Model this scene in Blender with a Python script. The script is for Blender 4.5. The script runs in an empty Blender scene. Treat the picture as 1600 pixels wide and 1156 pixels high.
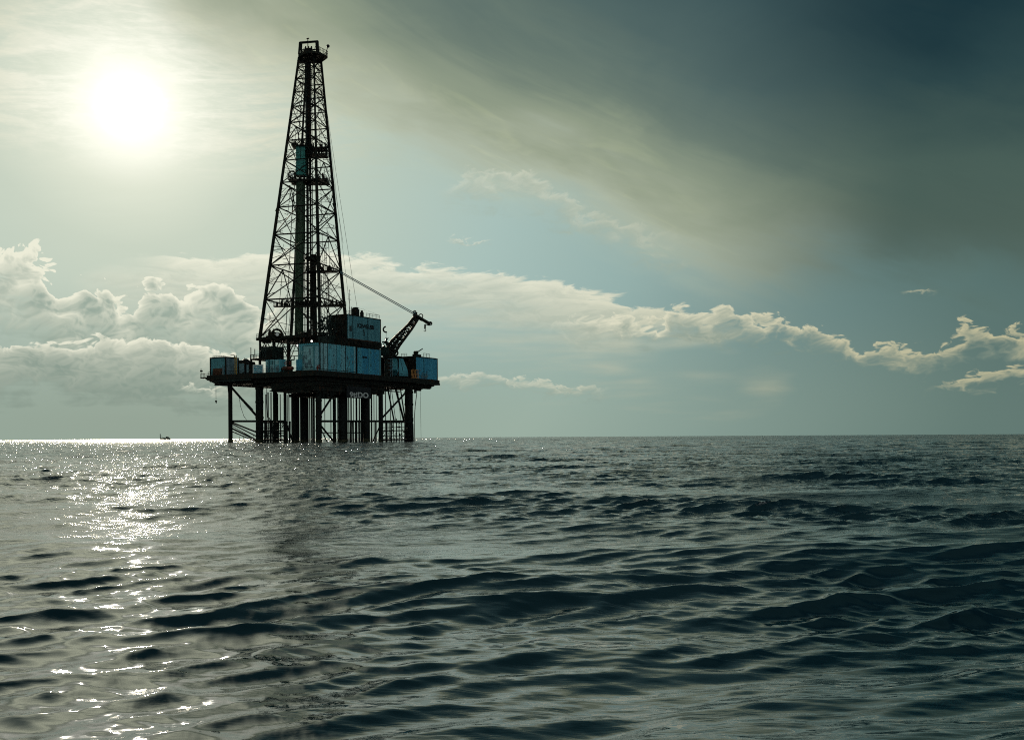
import bpy, math, random
import numpy as np
from mathutils import Vector, Matrix
R = math.radians
rnd = random.Random(7)
scene = bpy.context.scene
COL = scene.collection
F = 1556.0          # focal length in photo pixels
CAMH = 1.6
ROLL = R(0.33)
HOR = 682.6
SUN_AZ = math.atan2(-595, 1556); SUN_EL = R(17.3)

# ---------------------------------------------------------------- camera
cam_d = bpy.data.cameras.new('camera'); cam = bpy.data.objects.new('camera', cam_d); COL.objects.link(cam)
cam_d.sensor_width = 36.0; cam_d.lens = 36.0 * F / 1600.0
cam_d.shift_y = (HOR - 578.0) / 1600.0
cam_d.clip_start = 0.1; cam_d.clip_end = 60000
cam.matrix_world = Matrix.Translation((0, 0, CAMH)) @ Matrix.Rotation(ROLL, 4, 'Y') @ Matrix.Rotation(R(90), 4, 'X')
scene.camera = cam
scene.view_settings.view_transform = 'Standard'; scene.view_settings.look = 'None'
scene.view_settings.gamma = 1; scene.view_settings.exposure = 0
scene.cycles.use_denoising = False
scene.cycles.filter_width = 1.1
scene.cycles.max_bounces = 5
scene.cycles.use_adaptive_sampling = True; scene.cycles.adaptive_threshold = 0.02; scene.cycles.adaptive_min_samples = 8
scene.cycles.sample_clamp_indirect = 6.0
scene.cycles.caustics_reflective = False; scene.cycles.caustics_refractive = False

def lin(r, g, b):
    f = lambda c: (c / 255 / 12.92) if c / 255 <= 0.04045 else ((c / 255 + 0.055) / 1.055) ** 2.4
    return (f(r), f(g), f(b), 1.0)

# ---------------------------------------------------------------- node helper
class NT:
    def __init__(s, tree): s.t = tree; s.n = tree.nodes; s.l = tree.links
    def new(s, typ, **kw):
        n = s.n.new(typ)
        for k, v in kw.items(): setattr(n, k, v)
        return n
    def put(s, sock, v):
        if isinstance(v, S): s.l.new(v.o, sock)
        elif hasattr(v, 'is_output'): s.l.new(v, sock)
        else: sock.default_value = v
    def m(s, op, *a, clamp=False):
        n = s.new('ShaderNodeMath', operation=op, use_clamp=clamp)
        for i, v in enumerate(a): s.put(n.inputs[i], v)
        return S(s, n.outputs[0])
    def smooth(s, x, a, b, lo=0.0, hi=1.0):
        n = s.new('ShaderNodeMapRange', interpolation_type='SMOOTHSTEP')
        s.put(n.inputs[0], x); s.put(n.inputs[1], a); s.put(n.inputs[2], b); s.put(n.inputs[3], lo); s.put(n.inputs[4], hi)
        return S(s, n.outputs[0])
    def mix(s, f, a, b, blend='MIX'):
        n = s.new('ShaderNodeMix', data_type='RGBA', blend_type=blend)
        s.put(n.inputs[0], f); s.put(n.inputs[6], a); s.put(n.inputs[7], b)
        return S(s, n.outputs[2])
    def noise(s, vec, scale=1.0, detail=4.0, rough=0.5, dist=0.0, lac=2.0):
        n = s.new('ShaderNodeTexNoise')
        s.put(n.inputs['Vector'], vec); s.put(n.inputs['Scale'], scale); s.put(n.inputs['Detail'], detail)
        s.put(n.inputs['Roughness'], rough); s.put(n.inputs['Distortion'], dist); s.put(n.inputs['Lacunarity'], lac)
        return S(s, n.outputs[0])
    def comb(s, x, y, z=0.0):
        n = s.new('ShaderNodeCombineXYZ')
        s.put(n.inputs[0], x); s.put(n.inputs[1], y); s.put(n.inputs[2], z)
        return S(s, n.outputs[0])
    def ramp(s, x, pts, interp='LINEAR'):
        n = s.new('ShaderNodeValToRGB'); cr = n.color_ramp; cr.interpolation = interp
        while len(cr.elements) > 1: cr.elements.remove(cr.elements[-1])
        cr.elements[0].position = pts[0][0]; cr.elements[0].color = pts[0][1]
        for p, c in pts[1:]:
            e = cr.elements.new(p); e.color = c
        s.put(n.inputs[0], x)
        return S(s, n.outputs[0])
class S:
    def __init__(s, nt, o): s.nt = nt; s.o = o
    def __add__(s, b): return s.nt.m('ADD', s, b)
    def __radd__(s, b): return s.nt.m('ADD', b, s)
    def __sub__(s, b): return s.nt.m('SUBTRACT', s, b)
    def __rsub__(s, b): return s.nt.m('SUBTRACT', b, s)
    def __mul__(s, b): return s.nt.m('MULTIPLY', s, b)
    def __rmul__(s, b): return s.nt.m('MULTIPLY', b, s)
    def __truediv__(s, b): return s.nt.m('DIVIDE', s, b)
    def exp(s): return s.nt.m('EXPONENT', s)

# ---------------------------------------------------------------- sky
def az_of(px): return math.atan((px - 800) / F)
def el_of(px, py): return math.atan((HOR + 0 - py - (px - 800) * math.tan(ROLL) * 1.0) / F * math.cos(az_of(px)))
PX = 1 / F
SEA_BIG, SEA_MID, SEA_SML, SEA_BUMP = 0.040, 0.0165, 0.0026, 1.0
SEA_COL = (0.001, 0.010, 0.014, 1)
GLOW1, GLOW2 = 0.75, 0.12
world = bpy.data.worlds.new('World'); scene.world = world; world.use_nodes = True
wt = world.node_tree; wt.nodes.clear(); w = NT(wt)
tc = w.new('ShaderNodeTexCoord')
sep = w.new('ShaderNodeSeparateXYZ'); wt.links.new(tc.outputs['Generated'], sep.inputs[0])
dx, dy, dz = (S(w, sep.outputs[i]) for i in range(3))
AZ = w.m('ARCTAN2', dx, dy)
EL = w.m('ARCSINE', dz)
sd = (math.sin(SUN_AZ) * math.cos(SUN_EL), math.cos(SUN_AZ) * math.cos(SUN_EL), math.sin(SUN_EL))
cosT = dx * sd[0] + dy * sd[1] + dz * sd[2]
TH = w.m('ARCCOSINE', w.m('MINIMUM', cosT, 0.999999))          # angle from the sun, radians

def curve(pts, w, AZ):
    """height of a cloud line (elevation) as a function of azimuth; pts are (azimuth, elevation)"""
    n = w.new('ShaderNodeMapRange'); w.put(n.inputs[0], AZ); w.put(n.inputs[1], -0.7); w.put(n.inputs[2], 0.7)
    fc = w.new('ShaderNodeFloatCurve'); w.l.new(n.outputs[0], fc.inputs['Value'])
    c = fc.mapping.curves[0]
    P = [((a + 0.7) / 1.4, e / 0.8 ) for a, e in pts]
    P = [(0.0, P[0][1])] + P + [(1.0, P[-1][1])]
    c.points[0].location = P[0]; c.points[1].location = P[-1]
    for p in P[1:-1]: c.points.new(*p)
    fc.mapping.update()
    return S(w, fc.outputs[0]) * 0.8
def skyline(pix, w, AZ): return curve([(az_of(x), min(0.79, el_of(x, y))) for x, y in pix], w, AZ)

# Nishita air light
nish = w.new('ShaderNodeTexSky', sky_type='NISHITA'); nish.sun_disc = False
nish.sun_elevation = SUN_EL; nish.sun_rotation = SUN_AZ; nish.air_density = 1.5; nish.dust_density = 1.0
# thin high veil: its light falls off in front with the angle from the sun
D = math.pi
def deg(d): return R(d) / D
thn = TH / D
base = w.ramp(thn, [
    (0.0, lin(255, 255, 250)), (deg(2.0), lin(238, 240, 224)), (deg(4.0), lin(214, 221, 203)), (deg(7), lin(194, 206, 190)), (deg(12), lin(183, 200, 187)),
    (deg(20), lin(166, 191, 185)), (deg(28), lin(146, 174, 170)), (deg(36), lin(110, 139, 138)), (deg(46), lin(84, 112, 110)),
    (deg(60), lin(62, 86, 90)), (deg(90), lin(70, 90, 95)), (deg(130), lin(190, 200, 200)), (1.0, lin(225, 230, 228))])  # sky behind the camera, out of view, made bright to light the platform
def gray(v, k=1.0): return (v, v, v, 1)
# greyer, greener air low down
low = w.smooth(EL, 0.0, R(9), 1.0, 0.0)
base = w.mix(low * w.smooth(TH, R(8), R(32), 0.9, 0.75), base, w.ramp(thn, [(deg(10), lin(112, 134, 125)), (deg(20), lin(138, 160, 148)), (deg(27), lin(152, 172, 158)), (deg(35), lin(138, 160, 149)), (deg(48), lin(104, 128, 120)), (deg(70), lin(90, 110, 108))]))

base0 = base
# cirrus wisps round the sun
ci_v = w.comb(AZ * 7.0 + EL * 9.0, EL * 46.0 - AZ * 8.0, 3.3)
ci = w.noise(ci_v, 1.0, 5.0, 0.66, 1.2)
ci_m = w.smooth(EL, R(13), R(17)) * w.smooth(AZ, R(-2), R(-13))
ci_f = w.noise(w.comb(AZ * 60.0, EL * 240.0, 1.0), 1.0, 3.0, 0.7, 0.6)
ci_d = (w.smooth(ci, 0.36, 0.66) * 0.8 + w.smooth(ci_f, 0.35, 0.75) * 0.35) * ci_m
base = w.mix(ci_d * 0.85, base, w.ramp(thn, [(deg(3), lin(250, 250, 235)), (deg(7), lin(222, 222, 200)), (deg(14), lin(182, 190, 166)), (deg(22), lin(150, 160, 140))]))
# large soft olive grey sheet at the top left
sh = w.smooth(EL, R(17.5), R(23.5)) * w.smooth(AZ, R(8), R(-12))
shn = w.noise(w.comb(AZ * 5.0 + EL * 3.0, EL * 16.0 - AZ * 4.0, 8.1), 1.0, 3.0, 0.55, 0.8)
base = w.mix(sh * w.smooth(shn, 0.25, 0.6) * w.smooth(TH, R(4), R(10)) * 0.9, base, w.mix(w.smooth(TH, R(5), R(16)), lin(200, 204, 182), lin(134, 146, 128)))

# storm deck over the right of the view
line = skyline([(-300, -1200), (0, -700), (200, -160), (300, 0), (450, 84), (600, 172), (760, 245), (900, 305), (1040, 372), (1180, 425), (1350, 432), (1600, 425), (2100, 400)], w, AZ)
wn = w.noise(w.comb(AZ * 5.0, EL * 9.0, 2.0), 1.0, 4.0, 0.52, 0.5)
wn2 = w.noise(w.comb(AZ * 2.2 + 4, EL * 4.0 + AZ * 1.5, 6.0), 1.0, 4.0, 0.5, 0.3)
sdist = (EL - line) * F + (wn - 0.5) * 120.0 + (wn2 - 0.5) * 110.0      # in photo pixels above the edge
stk = w.noise(w.comb(AZ * 3.2 - EL * 1.4 + wn2 * 0.6, AZ * 7.5 + EL * 17.0, 4.0), 1.0, 6.0, 0.6, 0.6)
stk2 = w.noise(w.comb(AZ * 9.0 - EL * 4.0 + wn * 0.8, AZ * 16.0 + EL * 40.0, 7.0), 1.0, 4.0, 0.62, 0.8)
sdist = sdist + (stk - 0.5) * 130.0
front = w.smooth(w.m('ABSOLUTE', AZ), R(120), R(85))
smask = w.smooth(sdist, -105.0, 80.0) * front
storm = w.ramp(sdist / 500.0 + 0.1, [
    (0.0, lin(182, 192, 172)), (0.13, lin(178, 184, 160)), (0.27, lin(145, 157, 135)), (0.42, lin(108, 125, 114)), (0.62, lin(82, 104, 102)), (0.85, lin(66, 90, 92)), (1.0, lin(58, 84, 88))])
# right of the view the deck is thicker and lets less light through
thick = w.smooth(TH, R(29), R(42))
storm_far = w.ramp(sdist / 500.0 + 0.1, [
    (0.0, lin(98, 124, 117)), (0.14, lin(80, 99, 90)), (0.4, lin(72, 94, 87)), (0.65, lin(42, 68, 71)), (0.85, lin(22, 50, 58)), (1.0, lin(10, 36, 46))])
storm = w.mix(thick, storm, storm_far)
warm = w.noise(w.comb(AZ * 3.0 + EL * 5, EL * 8.0 - AZ * 3.0, 9.0), 1.0, 3.0, 0.5, 0.4)
storm = w.mix(w.smooth(warm, 0.35, 0.7) * 0.15, storm, w.mix(1.0, storm, (1.10, 1.06, 0.97, 1), 'MULTIPLY'))
storm = w.mix(w.smooth(wn2, 0.3, 0.7) * 0.28, storm, w.mix(1.0, storm, (0.72, 0.76, 0.80, 1), 'MULTIPLY'))

# cumulus banks
BANK_GROUPS = {}
def bank(prev, top, th_px, amp, seed, x_rng, body, bright, k=0.9, fine=38.0, soft=5.0, rim=13.0, stretch=1.5, base_soft=0.5, veil=0.85, wob=0.35, puff=1.0, relief=1.0, gap=0.0):
    """one bank of cloud: a small node group (azimuth, elevation, colours -> colour), used by every sector it stands in"""
    if seed not in BANK_GROUPS:
        gt = bpy.data.node_groups.new('cloud_bank', 'ShaderNodeTree')
        for nm, st in (('Azimuth', 'NodeSocketFloat'), ('Elevation', 'NodeSocketFloat'), ('Behind', 'NodeSocketColor'), ('Body', 'NodeSocketColor'), ('Bright', 'NodeSocketColor')):
            gt.interface.new_socket(nm, in_out='INPUT', socket_type=st)
        gt.interface.new_socket('Color', in_out='OUTPUT', socket_type='NodeSocketColor')
        w = NT(gt); gi = w.new('NodeGroupInput')
        AZ, EL, bprev, bbody, bbright = (S(w, gi.outputs[i]) for i in range(5))
        def sky_noise(u, v, detail, rough, dist=0.0):
            n = w.noise(w.comb(u, v), 1.0, detail, rough, dist); n.o.node.noise_dimensions = '2D'
            return n
        def billow(u, v):
            n = w.new('ShaderNodeTexVoronoi', voronoi_dimensions='2D', feature='F1', normalize=False)
            w.put(n.inputs['Vector'], w.comb(u, v)); n.inputs['Scale'].default_value = 1.0; n.inputs['Detail'].default_value = 2.0
            n.inputs['Roughness'].default_value = 0.55; n.inputs['Lacunarity'].default_value = 2.3
            return S(w, n.outputs['Distance'])
        T = skyline(top, w, AZ)
        warp = sky_noise(AZ * fine * 0.6 + seed * 2, EL * fine * stretch * 0.6 + seed, 2.0, 0.6)
        big = sky_noise(AZ * fine * 0.33 + seed * 3.3, EL * fine * stretch * 0.33 + seed, 2.0, 0.5)
        def field(da, de):
            u = (AZ + da) * fine + seed + warp * 1.6; v = (EL + de) * fine * stretch + seed * 1.7 + warp * 1.2
            f = (sky_noise(u * 1.3, v * 1.3, 4.6, 0.64) - 0.5) * (2.6 * amp * (1.25 - 0.55 * puff))
            if puff > 0: f = f + (0.42 - billow(u, v)) * (1.5 * amp * puff)
            return f
        f0 = field(0.0, 0.0); f1 = field(-3.0 * PX, 5.0 * PX)          # the same cloud a step towards the sun
        t = (T - EL) * F + f0 + (big - 0.5) * 3.2 * amp
        inside = w.smooth(t, 0.0, soft)
        botn = sky_noise(AZ * 9.0 + seed, EL * 80.0, 2.0, 0.6)
        bot = w.smooth(t + (botn - 0.5) * th_px * 0.9, th_px, th_px * base_soft)
        a0, a1, a2, a3 = [az_of(x) for x in x_rng]
        ae = AZ + (big - 0.5) * wob
        m = inside * bot * veil * w.smooth(ae, a0, a1) * w.smooth(ae, a3, a2)
        if gap: m = m * w.smooth(sky_noise(AZ * 13.0 + seed, EL * 20.0, 3.0, 0.6), 0.5 - 0.22 * gap, 0.5 + 0.12 * gap)
        r = (t / -rim).exp()
        shade = w.smooth(f1 - f0, 0.55 * amp, -0.42 * amp)
        fade = w.smooth(t, th_px * 1.1, 0.0)
        patch_ = w.smooth(big, 0.36, 0.62)
        lum = w.m('ADD', r * (shade * 0.35 + 0.75), (shade * 0.55 + patch_ * 0.45) * fade * 0.62 * relief, clamp=True)
        go = w.new('NodeGroupOutput'); w.put(go.inputs[0], w.mix(m, bprev, w.mix(lum * k, bbody, bbright)))
        BANK_GROUPS[seed] = gt
    W = globals()['w']
    n = W.new('ShaderNodeGroup'); n.node_tree = BANK_GROUPS[seed]
    for i, v in enumerate((globals()['AZ'], globals()['EL'], prev, body, bright)): W.put(n.inputs[i], v)
    return S(W, n.outputs[0])
far_dim = w.smooth(TH, R(14), R(50), 1.0, 0.0)
B1 = w.mix(far_dim, lin(196, 190, 154), lin(236, 236, 216)); B0 = w.mix(far_dim, lin(104, 128, 121), lin(134, 157, 147))
storm = w.mix(w.smooth(stk2, 0.5, 0.72) * w.smooth(sdist, 330.0, 30.0) * w.smooth(TH, R(45), R(20)) * 0.45, storm, w.mix(1.0, storm, (1.28, 1.24, 1.12, 1), 'MULTIPLY'))
storm = w.mix(w.smooth(stk, 0.52, 0.34) * 0.35, storm, w.mix(1.0, storm, (0.78, 0.82, 0.86, 1), 'MULTIPLY'))
sky0 = w.mix(smask, base, storm)
BANKS = [
    ((640, 1080), lambda p: bank(p, [(560, 290), (700, 268), (800, 262), (900, 300), (1000, 345), (1100, 360)], 60, 26, 31.0, (640, 760, 980, 1080), w.mix(0.5, B0, storm), B1, 0.7, 34.0, 20.0, 16.0, 1.9, 0.25, 0.6, 0.2, 0.3)),
    ((696, 775), lambda p: bank(p, [(560, 372), (700, 366), (745, 362), (820, 372)], 14, 9, 41.0, (696, 712, 750, 775), B0, B1, 0.9, 60.0, 8.0, 9.0, 2.4, 0.3, 0.75, 0.0)),
    ((150, 1120), lambda p: bank(p, [(100, 385), (240, 388), (430, 398), (560, 392), (700, 402), (850, 432), (960, 462), (1060, 474), (1150, 496)], 175, 17, 3.0, (120, 320, 1010, 1150), w.mix(0.35, B0, B1), B1, 0.95, 17.0, 10.0, 26.0, 3.4, 0.15, 0.88, 0.35, 0.35, 0.7)),
    ((830, 1900), lambda p: bank(p, [(800, 500), (900, 492), (960, 492), (1010, 500), (1060, 476), (1100, 484), (1150, 480), (1230, 496), (1300, 515), (1400, 528), (1480, 520), (1520, 500), (1600, 508), (1700, 500)], 46, 20, 7.0, (830, 990, 1700, 1900), B0, B1, 1.0, 36.0, 9.0, 14.0, 1.9, 0.2, 0.92, 0.06, 0.85, 0.9, 0.0)),
    ((1440, 1900), lambda p: bank(p, [(1100, 590), (1440, 592), (1480, 586), (1540, 580), (1600, 566), (1700, 560)], 26, 12, 13.0, (1440, 1500, 1700, 1900), B0, B1, 0.9, 40.0, 6.0, 12.0, 2.2, 0.3, 0.85, 0.05)),
    ((560, 950), lambda p: bank(p, [(600, 575), (690, 578), (760, 576), (840, 590), (940, 594)], 28, 10, 17.0, (560, 700, 900, 950), B0, B1, 0.75, 44.0, 6.0, 10.0, 2.2, 0.3, 0.7, 0.05)),
    ((-900, 470), lambda p: bank(p, [(-300, 400), (0, 388), (60, 396), (110, 440), (150, 412), (200, 446), (245, 408), (300, 432), (360, 420), (430, 450), (520, 480)], 135, 34, 22.0, (-900, -700, 380, 480), B0, B1, 0.95, 27.0, 5.0, 13.0, 1.35, 0.35, 0.97, 0.22, 1.0, 1.35)),
    ((-900, 470), lambda p: bank(p, [(-300, 520), (0, 524), (70, 516), (150, 530), (240, 524), (330, 545), (420, 552), (480, 560)], 88, 15, 5.0, (-900, -700, 370, 500), w.mix(0.7, B0, lin(122, 144, 136)), B1, 0.95, 30.0, 5.0, 9.0, 1.6, 0.65, 0.97, 0.08, 1.0, 0.65)),
    ((270, 380), lambda p: bank(p, [(200, 600), (290, 592), (330, 596), (400, 606)], 16, 7, 15.0, (270, 300, 330, 380), B0, B1, 0.9, 60.0, 5.0, 8.0, 2.0, 0.3, 0.8, 0.0)),
    ((1405, 1470), lambda p: bank(p, [(1300, 455), (1420, 448), (1450, 449), (1500, 455)], 9, 4, 19.0, (1405, 1425, 1445, 1470), B0, B1, 0.9, 70.0, 5.0, 7.0, 2.8, 0.3, 0.8, 0.0)),
]
# sun behind the veil: forward scattering
glow = ((TH / -R(1.0)).exp() * GLOW1 + (TH / -R(4.2)).exp() * GLOW2) * w.smooth(EL, R(-2), R(2)) * (1.5 - ci)
core = w.smooth(TH + (ci - 0.5) * R(1.4), R(1.7), R(0.6), 0.0, 4.0)
gc = glow + core
glow_c = w.comb(gc, gc * 0.99, gc * 0.87)
NI = S(w, nish.outputs[0])
def finish(c):
    # sky added above the view: darkened overhead, bright left veil to light the sea
    c = w.mix(w.smooth(EL, R(26), R(44)) * w.smooth(w.m('ABSOLUTE', AZ), R(110), R(80)), c, lin(36, 62, 68))
    up = w.smooth(EL, R(23.5), R(30)) * w.smooth(EL, R(72), R(34)) * w.smooth(AZ, R(-6), R(-22)) * w.smooth(AZ, R(-80), R(-50))
    c = w.mix(up, c, w.mix(w.smooth(TH, R(12), R(48)), (1.35, 1.40, 1.05, 1), lin(166, 190, 182)))
    # clouds and veil are lit 10x brighter than the display value, the world strength brings them back
    c = w.mix(1.0, w.mix(1.0, c, glow_c, 'ADD'), (10, 10, 10, 1), 'MULTIPLY')
    bg = w.new('ShaderNodeBackground'); bg.inputs[1].default_value = 0.1
    w.put(bg.inputs[0], w.mix(0.99, NI, c))
    return bg.outputs[0]
def choose(f, a, b):
    n = w.new('ShaderNodeMixShader'); w.put(n.inputs[0], f); w.l.new(a, n.inputs[1]); w.l.new(b, n.inputs[2]); return n.outputs[0]
# the cumulus banks only stand in the lowest 17 degrees: evaluate them sector by sector
cuts = [-900, 250, 500, 760, 1130, 1900]
sectors = []
for x0, x1 in zip(cuts, cuts[1:]):
    c = sky0
    for (b0, b1), fn in BANKS:
        if b1 > x0 - 130 and b0 < x1 + 130: c = fn(c)
    sectors.append((x0, x1, finish(c)))
banks = sectors[0][2]
for x0, x1, sh_ in sectors[1:]:
    banks = choose(w.m('GREATER_THAN', AZ, az_of(x0)), banks, sh_)
low_band = w.m('LESS_THAN', EL, R(17.0)) * w.m('GREATER_THAN', EL, R(0.5)) * w.m('LESS_THAN', w.m('ABSOLUTE', AZ), R(40))
plain = choose(w.m('GREATER_THAN', EL, 0.0), finish(base0), finish(sky0))
out = w.new('ShaderNodeOutputWorld'); wt.links.new(choose(low_band, plain, banks), out.inputs[0])
world.cycles.sampling_method = 'MANUAL'; world.cycles.sample_map_resolution = 512

sun_d = bpy.data.lights.new('sun', 'SUN'); sun_d.energy = 5.0; sun_d.angle = R(0.5); sun_d.color = (1.0, 0.88, 0.66)
sun = bpy.data.objects.new('sun', sun_d); COL.objects.link(sun)
sun.rotation_euler = Vector(sd).to_track_quat('Z', 'Y').to_euler()
# ---------------------------------------------------------------- sea
def wave_tile(N, L, lam_lo, lam_hi, rms, peak, spread, wind, seed, chop=0.9):
    g = np.random.default_rng(seed)
    k1 = np.fft.fftfreq(N, d=L / N) * 2 * np.pi
    kx, ky = np.meshgrid(k1, k1, indexing='ij')
    k = np.hypot(kx, ky); k[0, 0] = 1
    kp = 2 * np.pi / peak
    cosw = (kx * wind[0] + ky * wind[1]) / k
    D = np.where(cosw > 0, np.abs(cosw) ** spread, 0.0) + 0.03 * np.abs(cosw)
    Sp = k ** -4.0 * np.exp(-1.0 * (kp / k) ** 2) * D
    Sp *= (k > 2 * np.pi / lam_hi) * (k < 2 * np.pi / lam_lo); Sp[0, 0] = 0
    A = np.sqrt(Sp) * (g.standard_normal((N, N)) + 1j * g.standard_normal((N, N)))
    h = np.fft.ifft2(A)
    f = rms / h.real.std()
    ux = np.fft.ifft2(1j * kx / k * A).real * f * chop
    uy = np.fft.ifft2(1j * ky / k * A).real * f * chop
    return np.stack([ux, uy, h.real * f], -1).astype(np.float32), L, N
def sample(tile, x, y, rot):
    T, L, N = tile
    c, s = math.cos(rot), math.sin(rot)
    u = (c * x + s * y) / L * N; v = (-s * x + c * y) / L * N
    iu = np.floor(u); iv = np.floor(v); fu = (u - iu)[..., None]; fv = (v - iv)[..., None]
    iu = iu.astype(np.int64) % N; iv = iv.astype(np.int64) % N; ju = (iu + 1) % N; jv = (iv + 1) % N
    r = T[iu, iv] * (1 - fu) * (1 - fv) + T[ju, iv] * fu * (1 - fv) + T[iu, jv] * (1 - fu) * fv + T[ju, jv] * fu * fv
    o = r.copy()
    o[..., 0] = c * r[..., 0] - s * r[..., 1]; o[..., 1] = s * r[..., 0] + c * r[..., 1]
    return o
def sstep(x, a, b):
    t = np.clip((x - a) / (b - a), 0, 1); return t * t * (3 - 2 * t)
wd = np.array([0.22, -1.0]); wd /= np.hypot(*wd)
big = wave_tile(1024, 83.0, 1.5, 22.0, SEA_BIG, 4.6, 12.0, wd, 11, 1.35)
swl = wave_tile(256, 131.0, 6.0, 18.0, 0.058, 8.5, 16.0, wd, 23, 1.2)
mid = wave_tile(1024, 37.0, 0.3, 1.5, SEA_MID, 0.85, 13.0, wd, 5, 1.3)
sml = wave_tile(512, 11.3, 0.085, 0.3, SEA_SML, 0.26, 9.0, wd, 9, 1.1)
rr = [3.0]
while rr[-1] < 1600: rr.append(rr[-1] * 1.0042)
rr += [1900, 2400, 3200, 4500, 7000, 11000, 18000, 30000, 45000]
rr = np.array(rr); nr = len(rr)
th = np.radians(np.linspace(-46, 46, 1250)); nt = len(th)
Rr, Th = np.meshgrid(rr, th, indexing='ij')
OY = -1.5
X = Rr * np.sin(Th); Y = Rr * np.cos(Th) + OY
d = np.zeros(X.shape + (3,), np.float32)
edge = sstep(np.radians(46) - np.abs(Th), 0.0, 0.02)
grp = sample(big, X / 5.5 + 40, Y / 5.5 + 9, 0.5)[..., 2:3] / SEA_BIG      # gusts: rougher and calmer patches
grp2 = sample(big, X / 3.1 + 7, Y / 3.1 + 31, -0.7)[..., 2:3] / SEA_BIG
d += sample(big, X, Y, 0.0) * np.clip(0.95 + 0.33 * grp, 0.35, 1.8) * (1 - sstep(Rr, 500, 1500))[..., None]
d += sample(swl, X, Y, 0.12) * (1 - sstep(Rr, 400, 1400))[..., None]
d += sample(mid, X, Y, 0.33) * np.clip(0.9 + 0.45 * grp2, 0.2, 2.0) * (1 - sstep(Rr, 45, 150))[..., None]
d += sample(sml, X, Y, -0.3) * np.clip(0.9 + 0.5 * grp2, 0.15, 2.0) * (1 - sstep(Rr, 9, 34))[..., None]
d *= edge[..., None] * sstep(Rr, 3.0, 3.6)[..., None]
P = np.stack([X, Y, np.zeros_like(X)], -1) + d
verts = P.reshape(-1, 3)
i = np.arange(nr - 1)[:, None] * nt + np.arange(nt - 1)[None, :]
quads = np.stack([i, i + nt, i + nt + 1, i + 1], -1).reshape(-1, 4)
# coarse calm rest of the circle (behind and beside the camera) and the patch under it
th2 = np.radians(np.linspace(46, 314, 48)); r2 = np.array([3.0, 12, 60, 400, 3000, 45000])
R2, T2 = np.meshgrid(r2, th2, indexing='ij')
v2 = np.stack([R2 * np.sin(T2), R2 * np.cos(T2) + OY, np.zeros_like(R2)], -1).reshape(-1, 3)
o = len(verts); n2 = len(th2)
i2 = (np.arange(len(r2) - 1)[:, None] * n2 + np.arange(n2 - 1)[None, :]) + o
q2 = np.stack([i2, i2 + n2, i2 + n2 + 1, i2 + 1], -1).reshape(-1, 4)
o2 = o + len(v2)
th3 = np.radians(np.linspace(0, 360, 33)[:-1])
v3 = np.concatenate([np.stack([3.02 * np.sin(th3), 3.02 * np.cos(th3) + OY, np.full(32, -0.004)], -1), [[0, OY, -0.004]]])
t3 = np.array([[o2 + k, o2 + (k + 1) % 32, o2 + 32] for k in range(32)])
verts = np.concatenate([verts, v2, v3]).astype(np.float32)
quads = np.concatenate([quads, q2])
me = bpy.data.meshes.new('sea')
me.vertices.add(len(verts)); me.vertices.foreach_set('co', verts.ravel())
nl = len(quads) * 4 + len(t3) * 3
me.loops.add(nl); me.loops.foreach_set('vertex_index', np.concatenate([quads.ravel(), t3.ravel()]).astype(np.int32))
me.polygons.add(len(quads) + len(t3))
ls = np.concatenate([np.arange(len(quads)) * 4, len(quads) * 4 + np.arange(len(t3)) * 3]).astype(np.int32)
me.polygons.foreach_set('loop_start', ls)
me.polygons.foreach_set('use_smooth', np.ones(len(ls), bool))
me.update(calc_edges=True)
me.flip_normals() if me.polygons[0].normal.z < 0 else None
sea = bpy.data.objects.new('sea', me); COL.objects.link(sea); sea['kind'] = 'structure'
sm = bpy.data.materials.new('sea_water'); sm.use_nodes = True
g = NT(sm.node_tree); g.n.clear()
geo = g.new('ShaderNodeNewGeometry')
pos = S(g, geo.outputs['Position'])
ln = g.new('ShaderNodeVectorMath', operation='LENGTH'); g.put(ln.inputs[0], pos); dist = S(g, ln.outputs['Value'])
mp = g.new('ShaderNodeMapping'); g.put(mp.inputs[0], pos); mp.inputs['Scale'].default_value = (0.38, 1.35, 1.0); mp.inputs['Rotation'].default_value = (0, 0, 0.12)
pv = S(g, mp.outputs[0])
patch = g.smooth(g.noise(pos, 0.12, 3.0, 0.55, 0.5), 0.38, 0.62)
n1 = g.noise(pv, 4.2, 4.0, 0.6, 0.7)
mp2 = g.new('ShaderNodeMapping'); g.put(mp2.inputs[0], pos); mp2.inputs['Scale'].default_value = (0.65, 1.1, 1.0); mp2.inputs['Rotation'].default_value = (0, 0, -0.15)
pw = S(g, mp2.outputs[0])
n15 = g.noise(pw, 1.9, 3.0, 0.55, 0.5)
n2_ = g.noise(pw, 0.75, 4.0, 0.6, 0.5)
n3 = g.noise(pw, 0.16, 3.0, 0.6, 0.4)
h = (n1 * 0.009) * (patch * 0.75 + 0.25) * g.smooth(dist, 90.0, 12.0, 0.25, 1.0) \
  + n1 * 0.024 * g.smooth(dist, 9.0, 26.0) * g.smooth(dist, 150.0, 60.0) + n15 * 0.22 * g.smooth(dist, 18.0, 60.0) * g.smooth(dist, 400.0, 150.0) + n2_ * 1.0 * g.smooth(dist, 35.0, 130.0) + n3 * 3.6 * g.smooth(dist, 200.0, 700.0)
bmp = g.new('ShaderNodeBump'); bmp.inputs['Strength'].default_value = 1.0; bmp.inputs['Distance'].default_value = SEA_BUMP
g.put(bmp.inputs['Height'], h)
bs = g.new('ShaderNodeBsdfPrincipled')
bs.inputs['Base Color'].default_value = SEA_COL
bs.inputs['IOR'].default_value = 1.55; bs.inputs['Specular IOR Level'].default_value = 1.0
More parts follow.
